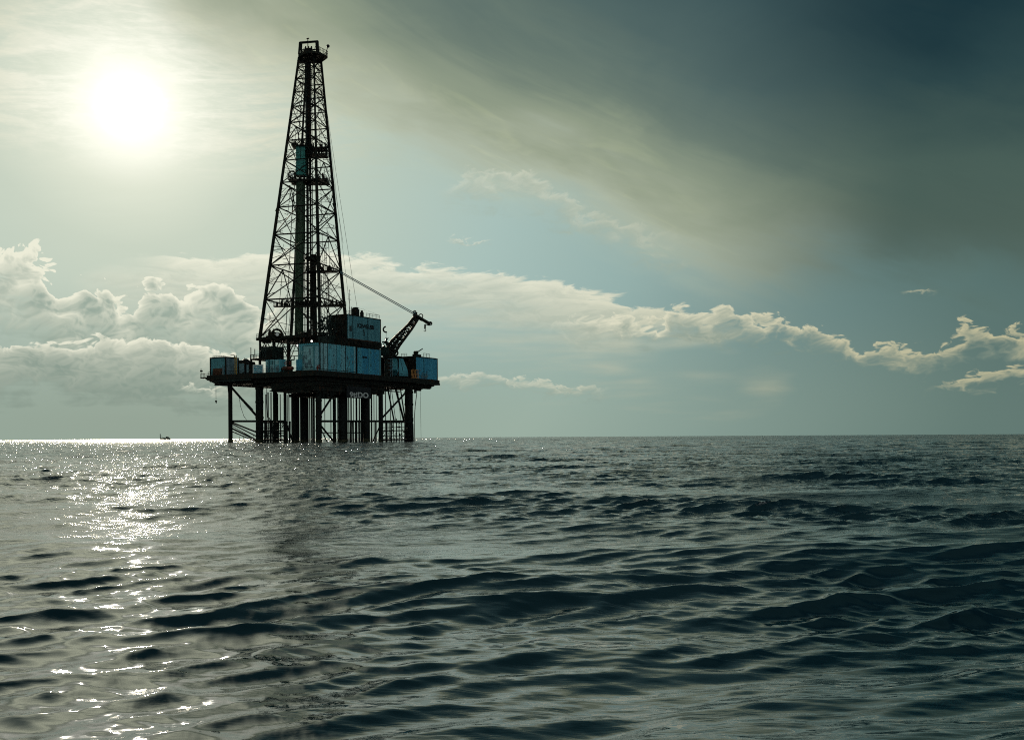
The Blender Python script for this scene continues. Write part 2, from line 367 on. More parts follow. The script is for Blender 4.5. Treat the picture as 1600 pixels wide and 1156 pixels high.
g.put(bs.inputs['Roughness'], g.smooth(dist, 25.0, 900.0, 0.02, 0.15))
g.l.new(bmp.outputs[0], bs.inputs['Normal'])
o_ = g.new('ShaderNodeOutputMaterial'); g.l.new(bs.outputs[0], o_.inputs[0])
me.materials.append(sm)
# ---------------------------------------------------------------- kit for the platform
C0 = Vector((-67.0, 338.0, 0.0)); YAW = R(60)
MW = Matrix.Translation(C0) @ Matrix.Rotation(YAW, 4, 'Z'); MI = MW.inverted()
def unroll(px, py):
    x, y = px - 800, HOR - py; c, s = math.cos(ROLL), math.sin(ROLL)
    return x * c + y * s, -x * s + y * c
def pix(px, py, Y):
    """photo pixel at depth Y -> platform coordinates"""
    ux, uy = unroll(px, py)
    return MI @ Vector((ux / F * Y, Y, CAMH + uy / F * Y))
def wy(a, b): return 338 + math.sin(YAW) * a + math.cos(YAW) * b
def zat(py, a, b, px=None):
    p = MW @ Vector((a, b, 0)); px = 800 + p.x / p.y * F
    return CAMH + unroll(px, py)[1] / F * p.y
def on_a(px, a, py=600):      # b of the point with given a seen at px
    k = unroll(px, py)[0] / F
    x0, y0 = C0.x + a * math.cos(YAW), C0.y + a * math.sin(YAW)
    return (k * y0 - x0) / (-math.sin(YAW) - k * math.cos(YAW))
def on_b(px, b, py=600):
    k = unroll(px, py)[0] / F
    x0, y0 = C0.x - b * math.sin(YAW), C0.y + b * math.cos(YAW)
    return (k * y0 - x0) / (math.cos(YAW) - k * math.sin(YAW))

class MB:
    def __init__(s): s.v = []; s.f = []; s.runs = []
    def add(s, v, f):
        o = len(s.v); s.runs.append((o, len(v), len(s.f), len(f))); s.v += [Vector(p) for p in v]; s.f += [tuple(i + o for i in q) for q in f]; return s
    def box(s, x0, x1, y0, y1, z0, z1):
        return s.add([(x0, y0, z0), (x1, y0, z0), (x1, y1, z0), (x0, y1, z0), (x0, y0, z1), (x1, y0, z1), (x1, y1, z1), (x0, y1, z1)],
                     [(0, 3, 2, 1), (4, 5, 6, 7), (0, 1, 5, 4), (1, 2, 6, 5), (2, 3, 7, 6), (3, 0, 4, 7)])
    def tube(s, p, q, r, r2=None, n=6, phase=0.3):
        p, q = Vector(p), Vector(q); r2 = r if r2 is None else r2
        d = q - p
        if d.length < 1e-6: return s
        d.normalize(); u = d.orthogonal().normalized() if abs(d.z) < 0.99 else Vector((1, 0, 0)); u = (u - d * u.dot(d)).normalized(); v = d.cross(u)
        ring = lambda c, rr: [c + (u * math.cos(phase + 2 * math.pi * k / n) + v * math.sin(phase + 2 * math.pi * k / n)) * rr for k in range(n)]
        vs = ring(p, r) + ring(q, r2)
        fs = [(k, (k + 1) % n, n + (k + 1) % n, n + k) for k in range(n)] + [tuple(range(n - 1, -1, -1)), tuple(range(n, 2 * n))]
        return s.add(vs, fs)
    def bar(s, p, q, w): return s.tube(p, q, w * 0.7071, n=4, phase=math.pi / 4)
    def path(s, pts, r, n=6):
        for p, q in zip(pts, pts[1:]): s.tube(p, q, r, n=n)
        return s
    def ring(s, c, axis, Rr, r, n=20, m=6, arc=2 * math.pi, start=0.0, up=None):
        c, ax = Vector(c), Vector(axis).normalized(); u = Vector(up) if up else ax.orthogonal(); u = (u - ax * u.dot(ax)).normalized(); v = ax.cross(u)
        closed = arc > 6.28; cnt = n if closed else n + 1
        vs = []
        for i in range(cnt):
            t = start + arc * i / n; rad = u * math.cos(t) + v * math.sin(t)
            for j in range(m):
                g_ = 2 * math.pi * j / m
                vs.append(c + rad * (Rr + r * math.cos(g_)) + ax * (r * math.sin(g_)))
        fs = [(i * m + j, ((i + 1) % cnt) * m + j, ((i + 1) % cnt) * m + (j + 1) % m, i * m + (j + 1) % m) for i in range(n if closed else n) for j in range(m)]
        return s.add(vs, fs)
    def ball(s, c, r, n=10, m=6, sz=1.0):
        c = Vector(c); vs = []
        for i in range(m + 1):
            ph = math.pi * i / m
            for j in range(n): vs.append(c + Vector((math.sin(ph) * math.cos(2 * math.pi * j / n) * r, math.sin(ph) * math.sin(2 * math.pi * j / n) * r, math.cos(ph) * r * sz)))
        return s.add(vs, [(i * n + j, (i + 1) * n + j, (i + 1) * n + (j + 1) % n, i * n + (j + 1) % n) for i in range(m) for j in range(n)])
    def corrugated(s, p, q, z0, z1, depth=0.16, pitch=0.62, out=(0, -1)):
        """upright trapezoid-profile sheet from p to q (a, b), ribs towards `out`"""
        p, q = Vector(p), Vector(q); L = (q - p).length; d = (q - p) / L; o = Vector(out)
        n = max(1, round(L / pitch)); st = L / n; prof = []
        for i in range(n):
            for t, h in ((0, 0), (0.35, 0), (0.5, 1), (0.85, 1)): prof.append((i * st + t * st, h))
        prof.append((L, 0)); vs = []
        for t, h in prof:
            c = p + d * t + o * (h * depth)
            vs += [(c.x, c.y, z0), (c.x, c.y, z1)]
        m = len(prof)
        for t, h in prof:
            c = p + d * t - o * 0.03
            vs += [(c.x, c.y, z0), (c.x, c.y, z1)]
        fs = [(2 * i, 2 * i + 2, 2 * i + 3, 2 * i + 1) for i in range(m - 1)]
        k = 2 * m
        fs += [(k + 2 * i, k + 2 * i + 1, k + 2 * i + 3, k + 2 * i + 2) for i in range(m - 1)]
        fs += [(2 * i, k + 2 * i, k + 2 * i + 2, 2 * i + 2) for i in range(m - 1)] + [(2 * i + 1, 2 * i + 3, k + 2 * i + 3, k + 2 * i + 1) for i in range(m - 1)]
        return s.add(vs, fs)
    def rail(s, pts, h=1.15, r=0.05, step=2.0):
        pts = [Vector(p) for p in pts]; up = Vector((0, 0, h))
        for p, q in zip(pts, pts[1:]):
            s.tube(p + up, q + up, r, n=5); s.tube(p + up * 0.5, q + up * 0.5, r * 0.7, n=4)
            n = max(1, int((q - p).length / step))
            for i in range(n + 1):
                c = p.lerp(q, i / n); s.tube(c, c + up, r, n=4)
        return s

def build(name, mb, mat, parent=None, base=(0, 0, 0), smooth=False):
    base = Vector(base)
    me = bpy.data.meshes.new(name)
    me.from_pydata([tuple(v - base) for v in mb.v], [], mb.f); me.validate(); me.update()
    import bmesh
    bm = bmesh.new(); bm.from_mesh(me); bmesh.ops.recalc_face_normals(bm, faces=bm.faces); bm.to_mesh(me); bm.free()
    if smooth: me.polygons.foreach_set('use_smooth', [True] * len(me.polygons))
    me.materials.append(mat)
    o = bpy.data.objects.new(name, me); COL.objects.link(o)
    if parent: o.parent = parent
    return o
class Thing:
    """an Empty at the thing's base with its parts as children; geometry is given in platform coordinates"""
    def __init__(s, name, label, cat, base, group=None, world=None):
        s.base = Vector(base); s.o = bpy.data.objects.new(name, None); COL.objects.link(s.o); s.o.empty_display_size = 1
        s.o.matrix_world = (MW if world is None else world) @ Matrix.Translation(s.base)
        s.o['label'] = label; s.o['category'] = cat
        if group: s.o['group'] = group
    def part(s, name, mb, mat, parent=None, label=None, smooth=False):
        o = build(name, mb, mat, parent or s.o, s.base, smooth)
        if label: o['label'] = label
        return o
    def each(s, name, mb, mat, parent=None):
        for o, n, fo, fn in mb.runs:
            one = MB(); one.v = mb.v[o:o + n]; one.f = [tuple(i - o for i in q) for q in mb.f[fo:fo + fn]]
            s.part(name, one, mat, parent)
    def text(s, name, body, size, mat, p, xdir, zdir=(0, 0, 1), squeeze=1.0, parent=None, extrude=0.03):
        cu = bpy.data.curves.new('lettering', 'FONT'); cu.body = body; cu.size = size; cu.extrude = extrude; cu.align_x = 'CENTER'; cu.offset = size * 0.035
        tmp = bpy.data.objects.new('tmp', cu); COL.objects.link(tmp)
        dg = bpy.context.evaluated_depsgraph_get(); me = bpy.data.meshes.new_from_object(tmp.evaluated_get(dg))
        bpy.data.objects.remove(tmp); bpy.data.curves.remove(cu)
        X = Vector(xdir).normalized(); Z = Vector(zdir); N = X.cross(Z).normalized()
        for v in me.vertices:
            c = v.co.copy(); v.co = Vector(p) + X * c.x * squeeze + Z * c.y + N * c.z - s.base
        me.materials.clear(); me.materials.append(mat); me.name = name
        o = bpy.data.objects.new(name, me); COL.objects.link(o); o.parent = parent or s.o
        return o

def paint(name, c1, c2, rough=0.55, metal=0.0, scale=(0.5, 0.5, 0.12), rust=0.0, rust_col=(0.07, 0.03, 0.015, 1), streak=0.5, bump=0.02, spec=0.3):
    m = bpy.data.materials.new(name); m.use_nodes = True; g = NT(m.node_tree); g.n.clear()
    t = g.new('ShaderNodeTexCoord'); mp = g.new('ShaderNodeMapping'); g.l.new(t.outputs['Object'], mp.inputs[0]); mp.inputs['Scale'].default_value = scale
    v = S(g, mp.outputs[0])
    n = g.noise(v, 3.0, 6.0, 0.65, 0.3); n2 = g.noise(S(g, t.outputs['Object']), 0.9, 5.0, 0.6, 0.8)
    c = g.mix(g.smooth(n, 0.5 - 0.3 * streak, 0.5 + 0.3 * streak), c1, c2)
    if rust: c = g.mix(g.smooth(n2 * 0.6 + n * 0.4, 0.66 - rust * 0.22, 0.74 - rust * 0.15), c, rust_col)
    b = g.new('ShaderNodeBsdfPrincipled'); g.put(b.inputs['Base Color'], c); b.inputs['Metallic'].default_value = metal; b.inputs['Specular IOR Level'].default_value = spec
    g.put(b.inputs['Roughness'], g.smooth(n2, 0.3, 0.7, rough - 0.1, rough + 0.15))
    bp = g.new('ShaderNodeBump'); bp.inputs['Distance'].default_value = bump; g.put(bp.inputs['Height'], n2); g.l.new(bp.outputs[0], b.inputs['Normal'])
    o = g.new('ShaderNodeOutputMaterial'); g.l.new(b.outputs[0], o.inputs[0])
    return m
M = dict(
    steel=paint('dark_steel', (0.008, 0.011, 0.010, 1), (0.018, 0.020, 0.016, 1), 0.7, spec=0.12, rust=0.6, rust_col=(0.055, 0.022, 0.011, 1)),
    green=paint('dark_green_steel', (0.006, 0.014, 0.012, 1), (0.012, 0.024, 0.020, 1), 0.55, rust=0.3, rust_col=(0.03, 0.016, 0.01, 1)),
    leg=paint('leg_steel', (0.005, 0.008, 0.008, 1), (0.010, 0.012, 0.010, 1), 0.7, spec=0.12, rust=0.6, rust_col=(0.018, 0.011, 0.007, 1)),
    blue=paint('weathered_rib_shade_blue', (0.06, 0.31, 0.40, 1), (0.18, 0.50, 0.56, 1), 0.5, rust=0.55, rust_col=(0.05, 0.07, 0.06, 1), streak=0.75, scale=(0.8, 0.8, 0.045)),  # upright streaks put rib shade into these blues, mixed with weathering
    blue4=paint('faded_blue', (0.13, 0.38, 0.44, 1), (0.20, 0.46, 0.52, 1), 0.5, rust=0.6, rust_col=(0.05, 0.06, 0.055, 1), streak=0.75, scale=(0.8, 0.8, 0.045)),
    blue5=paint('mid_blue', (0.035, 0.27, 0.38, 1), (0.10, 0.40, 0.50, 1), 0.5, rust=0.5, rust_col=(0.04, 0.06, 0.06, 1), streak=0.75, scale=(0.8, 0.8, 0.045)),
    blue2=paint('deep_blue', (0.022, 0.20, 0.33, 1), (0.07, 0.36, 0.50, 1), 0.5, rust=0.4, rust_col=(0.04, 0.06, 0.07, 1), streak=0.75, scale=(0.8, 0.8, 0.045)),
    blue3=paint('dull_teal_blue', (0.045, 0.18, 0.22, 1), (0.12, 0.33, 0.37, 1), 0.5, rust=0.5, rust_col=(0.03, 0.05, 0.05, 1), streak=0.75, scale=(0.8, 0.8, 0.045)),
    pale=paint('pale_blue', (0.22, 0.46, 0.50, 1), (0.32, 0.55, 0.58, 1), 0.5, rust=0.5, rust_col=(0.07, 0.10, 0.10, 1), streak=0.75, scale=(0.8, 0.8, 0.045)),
    grey=paint('blue_grey', (0.09, 0.17, 0.20, 1), (0.14, 0.23, 0.26, 1), 0.5, rust=0.4),
    growth=paint('weedy_growth', (0.012, 0.018, 0.008, 1), (0.04, 0.045, 0.02, 1), 0.8, rust=0.7, rust_col=(0.07, 0.035, 0.018, 1), scale=(1, 1, 1), bump=0.08),
    olive=paint('olive_green', (0.018, 0.045, 0.022, 1), (0.035, 0.07, 0.035, 1), 0.5, rust=0.45),
    sign=paint('worn_white', (0.42, 0.44, 0.42, 1), (0.55, 0.56, 0.53, 1), 0.6),
    teal=paint('teal_green', (0.02, 0.20, 0.18, 1), (0.05, 0.28, 0.25, 1), 0.5, rust=0.2),
    white=paint('white_paint', (0.7, 0.72, 0.7, 1), (0.8, 0.8, 0.78, 1), 0.5),
    rusty=paint('rusty_brown', (0.055, 0.022, 0.014, 1), (0.10, 0.045, 0.025, 1), 0.8, rust=0.5),
    red=paint('dull_red', (0.14, 0.022, 0.015, 1), (0.2, 0.035, 0.02, 1), 0.5, rust=0.4),
    yellow=paint('dull_yellow', (0.42, 0.27, 0.06, 1), (0.5, 0.33, 0.08, 1), 0.5, rust=0.4),
    orange=paint('orange', (0.42, 0.17, 0.05, 1), (0.5, 0.25, 0.08, 1), 0.5, rust=0.3),
    ink=paint('black_lettering', (0.006, 0.008, 0.01, 1), (0.012, 0.014, 0.016, 1), 0.6),
    ocean=paint('poster_blue', (0.03, 0.22, 0.34, 1), (0.10, 0.38, 0.48, 1), 0.4, scale=(0.2, 0.2, 1.4), streak=0.6),
)
lm = bpy.data.materials.new('lit_lamp'); lm.use_nodes = True
lb = lm.node_tree.nodes['Principled BSDF']; lb.inputs['Emission Color'].default_value = (1, 0.97, 0.88, 1); lb.inputs['Emission Strength'].default_value = 2.5
M['lamp'] = lm
gm = bpy.data.materials.new('dark_glass'); gm.use_nodes = True
gb = gm.node_tree.nodes['Principled BSDF']; gb.inputs['Base Color'].default_value = (0.01, 0.015, 0.018, 1); gb.inputs['Roughness'].default_value = 0.08
M['glass'] = gm
# ================================================================ the platform: deck, jacket, landing
ZD = 24.4
pl = Thing('offshore_platform', 'huge dark steel platform deck standing on many piles in the open sea', 'oil platform', (25, 22, 0))
# decks
m = MB().box(0, 74, -0.6, 50.5, 23.3, ZD)
m.box(58, 74.6, -0.9, 12, 22.6, 23.298)
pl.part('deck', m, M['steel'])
m = MB()
for b_ in (-0.62, 50.3): m.box(-0.5, 74.3, b_, b_ + 0.35, 22.8, 24.62)
for a_ in (-0.52, 74.32): m.box(a_, a_ + 0.35, -0.62, 50.6, 22.8, 24.62)
pl.part('edge_beam', m, M['steel'])
for k, b_ in enumerate((2.5, 9, 16, 23, 30, 37, 44, 48)):
    m = MB().box(1, 72, b_ - 0.25, b_ + 0.25, 21.2, 23.3).box(1, 72, b_ - 0.55, b_ + 0.55, 21.0, 21.2); pl.part('girder', m, M['steel'])
for k, a_ in enumerate((2, 9, 16, 24, 32, 40, 48, 56, 64, 71)):
    m = MB().box(a_ - 0.2, a_ + 0.2, 1, 49, 21.6, 23.3); pl.part('cross_beam', m, M['steel'])
pl.part('underdeck_plating', MB().box(1.2, 71.5, 1.2, 46.5, 21.25, 23.3), M['steel'])
# jagged pipework hanging under the left edge
m = MB()
for k in range(34):
    b_ = 30 + k * 0.56; L = rnd.uniform(0.1, 0.7)
    m.box(-0.2, 0.5, b_, b_ + 0.3, 22.4 - L, 22.8)
pl.part('cable_tray', m.box(-0.25, 0.55, 29, 49.4, 22.2, 22.7), M['green'])
m = MB().box(1.5, 41, 1.5, 21, 17.9, 21.0).box(2.5, 30, 21, 31, 20.0, 21.0)
m.box(0.5, 30, 3, 14, 17.2, 17.9).box(8, 24, 8, 19, 16.2, 17.2)
pl.part('cellar_deck', m, M['steel'])
m = MB()
for k in range(60):
    a_ = rnd.uniform(2, 39); b_ = rnd.uniform(2, 20); s_ = rnd.uniform(0.3, 1.6)
    if rnd.random() < 0.5: b_ = 1.7
    m.box(a_, a_ + s_, b_, b_ + s_ * 0.7, 17.9 - rnd.uniform(0.3, 1.3), 17.9)
pl.each('underdeck_fitting', m, M['steel'])
m = MB()
for k in range(16):
    b_ = rnd.uniform(1, 14); m.tube((0.8, b_, 19 + rnd.uniform(-1, 1)), (0.8, b_ + rnd.uniform(3, 9), 19 + rnd.uniform(-1, 1)), rnd.uniform(.08, .25), n=5)
for k in range(20):
    a_ = rnd.uniform(1, 50); z_ = rnd.uniform(18.3, 22.4); m.tube((a_, 0.9, z_), (a_ + rnd.uniform(4, 16), 0.9, z_), rnd.uniform(.06, .22), n=5)
pl.each('deck_edge_pipe', m, M['steel'])
# jacket legs: (photo column, depth line a or b, radius, photo width)
LEGS = []
def leg(px, r, a=None, b=None, top=22.0, name='leg', mat='leg', n=14):
    if a is not None: b = on_a(px, a, 650)
    else: a = on_b(px, b, 650)
    r = r * (1.06 if r > .45 else 1.15)
    m = MB().tube((a, b, -4), (a, b, top), r, n=n)
    if r > 0.45: pl.part('splash_zone', MB().tube((a, b, -1), (a, b, rnd.uniform(.9, 1.5)), r + .12, r + .07, n=n), M['growth'])
    if r > 0.9:
        for z in (4.2, 9.0, 14.6, 19.4): m.tube((a, b, z - 0.35), (a, b, z + 0.35), r * 1.1, n=n)
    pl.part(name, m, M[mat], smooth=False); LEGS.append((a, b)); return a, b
LA = leg(360, 0.72, a=3); LB = leg(405.5, 1.28, a=4); LC = leg(430, 0.78, a=14); LD_ = leg(445.5, 0.5, a=5)
LE = leg(498, 1.0, b=3.0); LF = leg(535, 1.45, b=6.0); LG = leg(572.5, 1.12, b=5.0); LH = leg(595, 0.82, b=3.0); LI = leg(639, 1.5, b=3.5)
LJ = leg(474, .9, a=16); LK = leg(459.5, 0.72, a=10)
for px, r, a_ in ((419, .22, 8), (423.6, .2, 9), (438, .16, 22), (451.5, .16, 9), (455.6, .12, 14), (466, .42, 20), (469.5, .16, 9), (480.6, .34, 18), (484, .2, 11), (487.2, .3, 22), (490.4, .34, 13), (507.5, .12, 30), (433.5, .3, 18), (462.8, .3, 24), (478, .4, 26), (449, .14, 28), (415.5, .18, 20)):
    leg(px, r, a=a_, top=18.2, name='conductor_pipe', n=8)
for px, r, b_ in ((522.5, .62, 14), (527.6, .15, 8), (545, .2, 10), (548.6, .26, 14), (552.4, .12, 9), (557, .32, 12), (561.5, .24, 16), (565, .3, 9), (580.5, .26, 9), (584.4, .14, 14), (588, .12, 6), (602.5, .16, 9), (610, .14, 12), (531, .3, 18), (541.5, .4, 16), (576.5, .35, 18), (568, .4, 20), (517, .16, 20)):
    leg(px, r, b=b_, top=18.4 if px < 590 else 21.4, name='conductor_pipe', n=8)
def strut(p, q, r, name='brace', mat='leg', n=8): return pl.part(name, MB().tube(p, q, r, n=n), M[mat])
def lp(L, py): return (L[0], L[1], zat(py, L[0], L[1]))
strut(lp(LA, 603), lp(LB, 655), 0.42); strut(lp(LA, 603), (LB[0], LB[1] + 3, zat(640, *LB)), 0.12)
strut(lp(LE, 652), (on_b(523, 3), 3, zat(613, on_b(523, 3), 3)), 0.36)
strut(lp(LH, 655), lp(LI, 608), 0.38)
strut(lp(LE, 661), (on_b(522, 3), 3, zat(691, on_b(522, 3), 3)), 0.34)
strut(lp(LE, 664), (on_b(512, 3), 3, zat(693, on_b(512, 3), 3)), 0.2)
strut(lp(LH, 662), (on_b(581, 4), 4, zat(692, on_b(581, 4), 4)), 0.26)
strut(lp(LD_, 656), (8, on_a(457, 8), zat(690, 8, on_a(457, 8))), 0.3)
zr = zat(658, *LE)
for p, q in ((LA, LB), (LB, LD_), (LE, LF), (LF, LG), (LG, LH), (LH, LI)):
    strut((p[0], p[1], zat(658, *p)), (q[0], q[1], zat(658, *q)), 0.40, 'horizontal_brace')
for p, q in ((LE, LF), (LF, LG), (LB, LD_)):
    strut((p[0], p[1], zat(676, *p)), (q[0], q[1], zat(676, *q)), 0.2, 'horizontal_brace')
# leaning members under the right end
for x0, x1, r in ((605, 615.5, .3), (617, 631, .42), (625, 633, .26), (611, 618, .12), (621, 626, .1)):
    b_ = rnd.uniform(6, 11); a0, a1 = on_b(x0, b_), on_b(x1, b_)
    strut((a0, b_, zat(603, a0, b_)), (a1, b_, zat(658, a1, b_)), r)
# left lower fan of braces between the first two piles
for y0, y1, r in ((659, 677, .3), (661, 684, .22), (668, 690, .3), (673, 692, .2), (664, 690, .12)):
    strut(lp(LA, y0), lp(LB, y1), r)
# boat landings: close rows of fender bars with walkways
def landing(name, pxs, depth, kind, label_pieces, zt_py):
    for px in pxs:
        a_, b_ = ((depth, on_a(px, depth)) if kind == 'a' else (on_b(px, depth), depth))
        lean = rnd.uniform(-0.35, 0.35)
        pl.part('fender_bar', MB().tube((a_, b_, -2), (a_ + (lean if kind == 'b' else 0), b_ + (lean if kind == 'a' else 0), zat(zt_py, a_, b_)), rnd.uniform(.16, .30), n=6), M['leg'])
landing('l', (413, 417.3, 421.6, 426, 434.6, 439, 443.4, 448, 452), 3.0, 'a', None, 658)
landing('r', (604, 607.4, 611, 615, 619.2, 623.4, 627.5, 631.4), 1.2, 'b', None, 657)
landing('m', (547, 551.5, 555, 560.4, 564, 586), 2.2, 'b', None, 659)
for py, r in ((660, .3), (668, .16), (673, .24), (681, .16), (687, .3)):
    a_ = 3.0; pl.part('landing_walkway', MB().tube((a_, on_a(409, a_), zat(py, a_, on_a(409, a_))), (a_, on_a(449, a_), zat(py, a_, on_a(449, a_))), r, n=6), M['leg'])
    b_ = 1.2; pl.part('landing_walkway', MB().tube((on_b(597, b_), b_, zat(py, on_b(597, b_), b_)), (on_b(644, b_), b_, zat(py - .6, on_b(644, b_), b_)), r, n=6), M['leg'])
m = MB()
for k in range(42):
    a_ = rnd.uniform(on_b(599, 1.5), on_b(646, 1.5)); z_ = rnd.uniform(0.3, 8)
    m.tube((a_, 1.5, z_), (a_ + rnd.uniform(-1.6, 1.6), 1.5 + rnd.uniform(-.6, .9), z_ + rnd.uniform(-1.6, 1.6)), rnd.uniform(.06, .2), n=5)
for k in range(44):
    b_ = rnd.uniform(on_a(452, 3), on_a(408, 3)); z_ = rnd.uniform(0.3, 8)
    m.tube((2.6, b_, z_), (2.6 + rnd.uniform(-.6, .9), b_ + rnd.uniform(-1.6, 1.6), z_ + rnd.uniform(-1.4, 1.4)), rnd.uniform(.06, .22), n=5)
for k in range(14):
    b_ = rnd.uniform(on_a(397, 3), on_a(365, 3)); z_ = rnd.uniform(0.2, 5)
    m.tube((3, b_, z_), (3, b_ + rnd.uniform(-1, 1), z_ + rnd.uniform(-1.6, .6)), rnd.uniform(.05, .12), n=5)
pl.each('landing_rung', m, M['leg'])
# marine growth and collars at the waterline
m = MB().tube((LI[0], LI[1], -1), (LI[0], LI[1], 7.0), 1.9, 1.75, n=14)
pl.part('leg_sleeve', m, M['leg'])
# hoses and hanging lines
def sag(p, q, drop, n=10):
    p, q = Vector(p), Vector(q); return [p.lerp(q, i / n) - Vector((0, 0, drop * 4 * (i / n) * (1 - i / n))) for i in range(n + 1)]
a_ = 74.0
pl.part('hose', MB().path([(on_b(650, 4), 4, 22.5), (on_b(651, 4), 4, 19), (on_b(648.5, 4), 4, 14), (on_b(647, 4), 4, 9), (on_b(647.5, 4), 4, 0)], 0.16, 6), M['steel'])
pl.part('hanging_line', MB().tube((on_b(656.5, 4), 4, 22.6), (on_b(657.5, 4), 4, 1.2), 0.06, n=5), M['steel'])
pl.part('hose', MB().path([(3, on_a(373, 3), 17), (3, on_a(376, 3), 13), (3, on_a(381, 3), 9.5), (3, on_a(385, 3), 8.3)], 0.08, 5), M['steel'])
pl.part('hose', MB().path(sag((1, on_a(355.5, 1), 22.3), (2.2, on_a(358.5, 2), 14.5), 0.8), 0.2, 6), M['steel'])
pl.part('hose', MB().path([(6, on_a(417, 6), 21), (6, on_a(416.4, 6), 16), (6, on_a(417.4, 6), 9)], 0.12, 5), M['steel'])
hb = on_a(338.7, 0.0)
pl.part('hanging_line', MB().tube((-0.4, hb, 23), (-0.4, hb, zat(625, 0, hb)), 0.07, n=5), M['steel'])
pl.part('hook', MB().ball((-0.4, hb, zat(627, 0, hb)), 0.4).ring((-0.4, hb, zat(628.6, 0, hb)), (1, 0, 0), .32, .1, 10, 5, 4.5), M['steel'])
# small stubs under the right end
m = MB()
for px in (586, 590.5, 593, 648, 652, 655):
    a_ = on_b(px, 2); m.box(a_, a_ + rnd.uniform(.3, .9), 1.6, 2.4, rnd.uniform(18.5, 20.5), 22)
pl.each('pipe_stub', m, M['steel'])
for k in range(3):
    m = MB().box(on_b(504 + k * 6, 2), on_b(507 + k * 6, 2), 1.9, 2.2, 15.6, 18.2); m.box(on_b(503, 2), on_b(524, 2), 1.9, 2.3, 15.2, 15.7) if k == 0 else None
    pl.part('hanger_frame', m, M['steel'])
# number board
na0, na1 = on_b(541.5, .7), on_b(579, .7)
zt, zb = zat(608.5, na0, 1.2), zat(621.5, na0, 1.2)
nb = pl.part('number_board', MB().box(na0, na1, .55, .85, zb, zt + 1.2), M['ink'], label='black board with pale characters under the deck')
pl.text('lettering', '9t!DO', 2.6, M['sign'], ((na0 + na1) / 2, .5, zat(620, na0, 1.2)), (1, 0, 0), squeeze=(na1 - na0) * 0.80 / 7.1, parent=nb)
# hand rails round the deck edge
def edge_rail(pts): pl.part('handrail', MB().rail(pts, 1.2, 0.06, 2.2), M['steel'])
edge_rail([(-0.3, 0.3, 24.6), (-0.3, 50.2, 24.6)]); edge_rail([(37.6, -0.4, 24.6), (58, -0.4, 24.6)]); edge_rail([(0, 50.4, 24.6), (74, 50.4, 24.6)]); edge_rail([(74.4, 11.5, 24.6), (74.4, 50, 24.6)])
# left tip: lookout basket
bt = 51.6
m = MB().box(-1.2, 3.5, 50.9, 53.2, 23.6, 24.0); m.rail([(3.4, 53.1, 24), (-1.1, 53.1, 24), (-1.1, 51, 24)], 1.3, .07, 1.2)
m.tube((-1, 53, 24), (-1, 53, 27.2), .1).box(-1.3, -0.6, 52.6, 53.2, 26.0, 26.6)
pl.part('lookout_basket', m, M['steel'])
m = MB()
for p, q in (((-0.5, 50.9, 23.5), (-0.3, 46, 21.6)), ((1, 50.9, 23.5), (1, 46, 21.4)), ((-0.5, 48, 22.6), (-.3, 43.5, 21.0)), ((73, 1, 22.5), (66, 3, 20.9)), ((71, 1, 22.7), (62, 3, 20.6)), ((60, 1, 22.4), (57, 3, 20.4))): m.tube(p, q, .35, n=6)
pl.each('bracket', m, M['steel'])
# ================================================================ drill floor and derrick
TC = MI @ Vector((-77.2, 372.0, 0.0)); TA, TB = TC.x, TC.y
ZF = zat(531, TA, TB)
fl = Thing('drill_floor', 'dark open framed drill floor carrying the tall lattice derrick', 'platform module', (TA, TB, ZD + .03))
m = MB().box(TA - 15.5, TA + 14, TB - 13.5, TB + 9.5, ZF - 1.0, ZF)
fl.part('floor', m, M['steel'])
for a_ in (-14.5, -7, 1, 8.5, 13):
    for b_ in (-12.5, -5, 2, 8.5):
        fl.part('column', MB().tube((TA + a_, TB + b_, ZD + .03), (TA + a_, TB + b_, ZF - 1.0), 0.42, n=8), M['rusty' if b_ < -10 and a_ < 0 else 'steel'])
m = MB()
for a_ in (-14.5, -7, 1, 8.5): 
    for b_ in (-12.5, 8.5):
        m.tube((TA + a_, TB + b_, ZD + 6.5), (TA + a_ + 3.6, TB + b_, ZF - 1), .16); m.tube((TA + a_ + 7.5, TB + b_, ZD + 6.5), (TA + a_ + 3.6, TB + b_, ZF - 1), .16)
for b_ in (-12.5, -5, 2): 
    m.tube((TA - 14.5, TB + b_, ZD + 7.5), (TA - 14.5, TB + b_ + 3.5, ZF - 1), .18); m.tube((TA - 14.5, TB + b_ + 7, ZD + 7.5), (TA - 14.5, TB + b_ + 3.5, ZF - 1), .18)
    for z_ in (6.5, 8.2, 10.0): m.tube((TA - 14.5, TB + b_, ZD + z_), (TA - 14.5, TB + b_ + 7, ZD + z_), .14)
fl.part('cross_bracing', m, M['steel'])
fl.part('handrail', MB().rail([(TA - 15.4, TB + 9.4, ZF), (TA - 15.4, TB - 13.4, ZF), (TA + 13.9, TB - 13.4, ZF), (TA + 13.9, TB + 9.4, ZF), (TA - 15.4, TB + 9.4, ZF)], 1.3, .07, 1.8), M['steel'])
m = MB()
for k in range(95):       # pumps, tool boxes and pipe ends crowding the floor
    a_ = TA + rnd.uniform(-15, 12); b_ = TB + rnd.uniform(-13, 8); s_ = rnd.uniform(.4, 1.5)
    if rnd.random() < .5: m.box(a_, a_ + s_, b_, b_ + s_, ZF, ZF + rnd.uniform(.5, 2.1))
    else: m.tube((a_, b_, ZF), (a_ + rnd.uniform(-.4, .4), b_, ZF + rnd.uniform(1, 3.2)), rnd.uniform(.1, .5), n=7)
fl.each('floor_equipment', m, M['steel'])
m = MB()
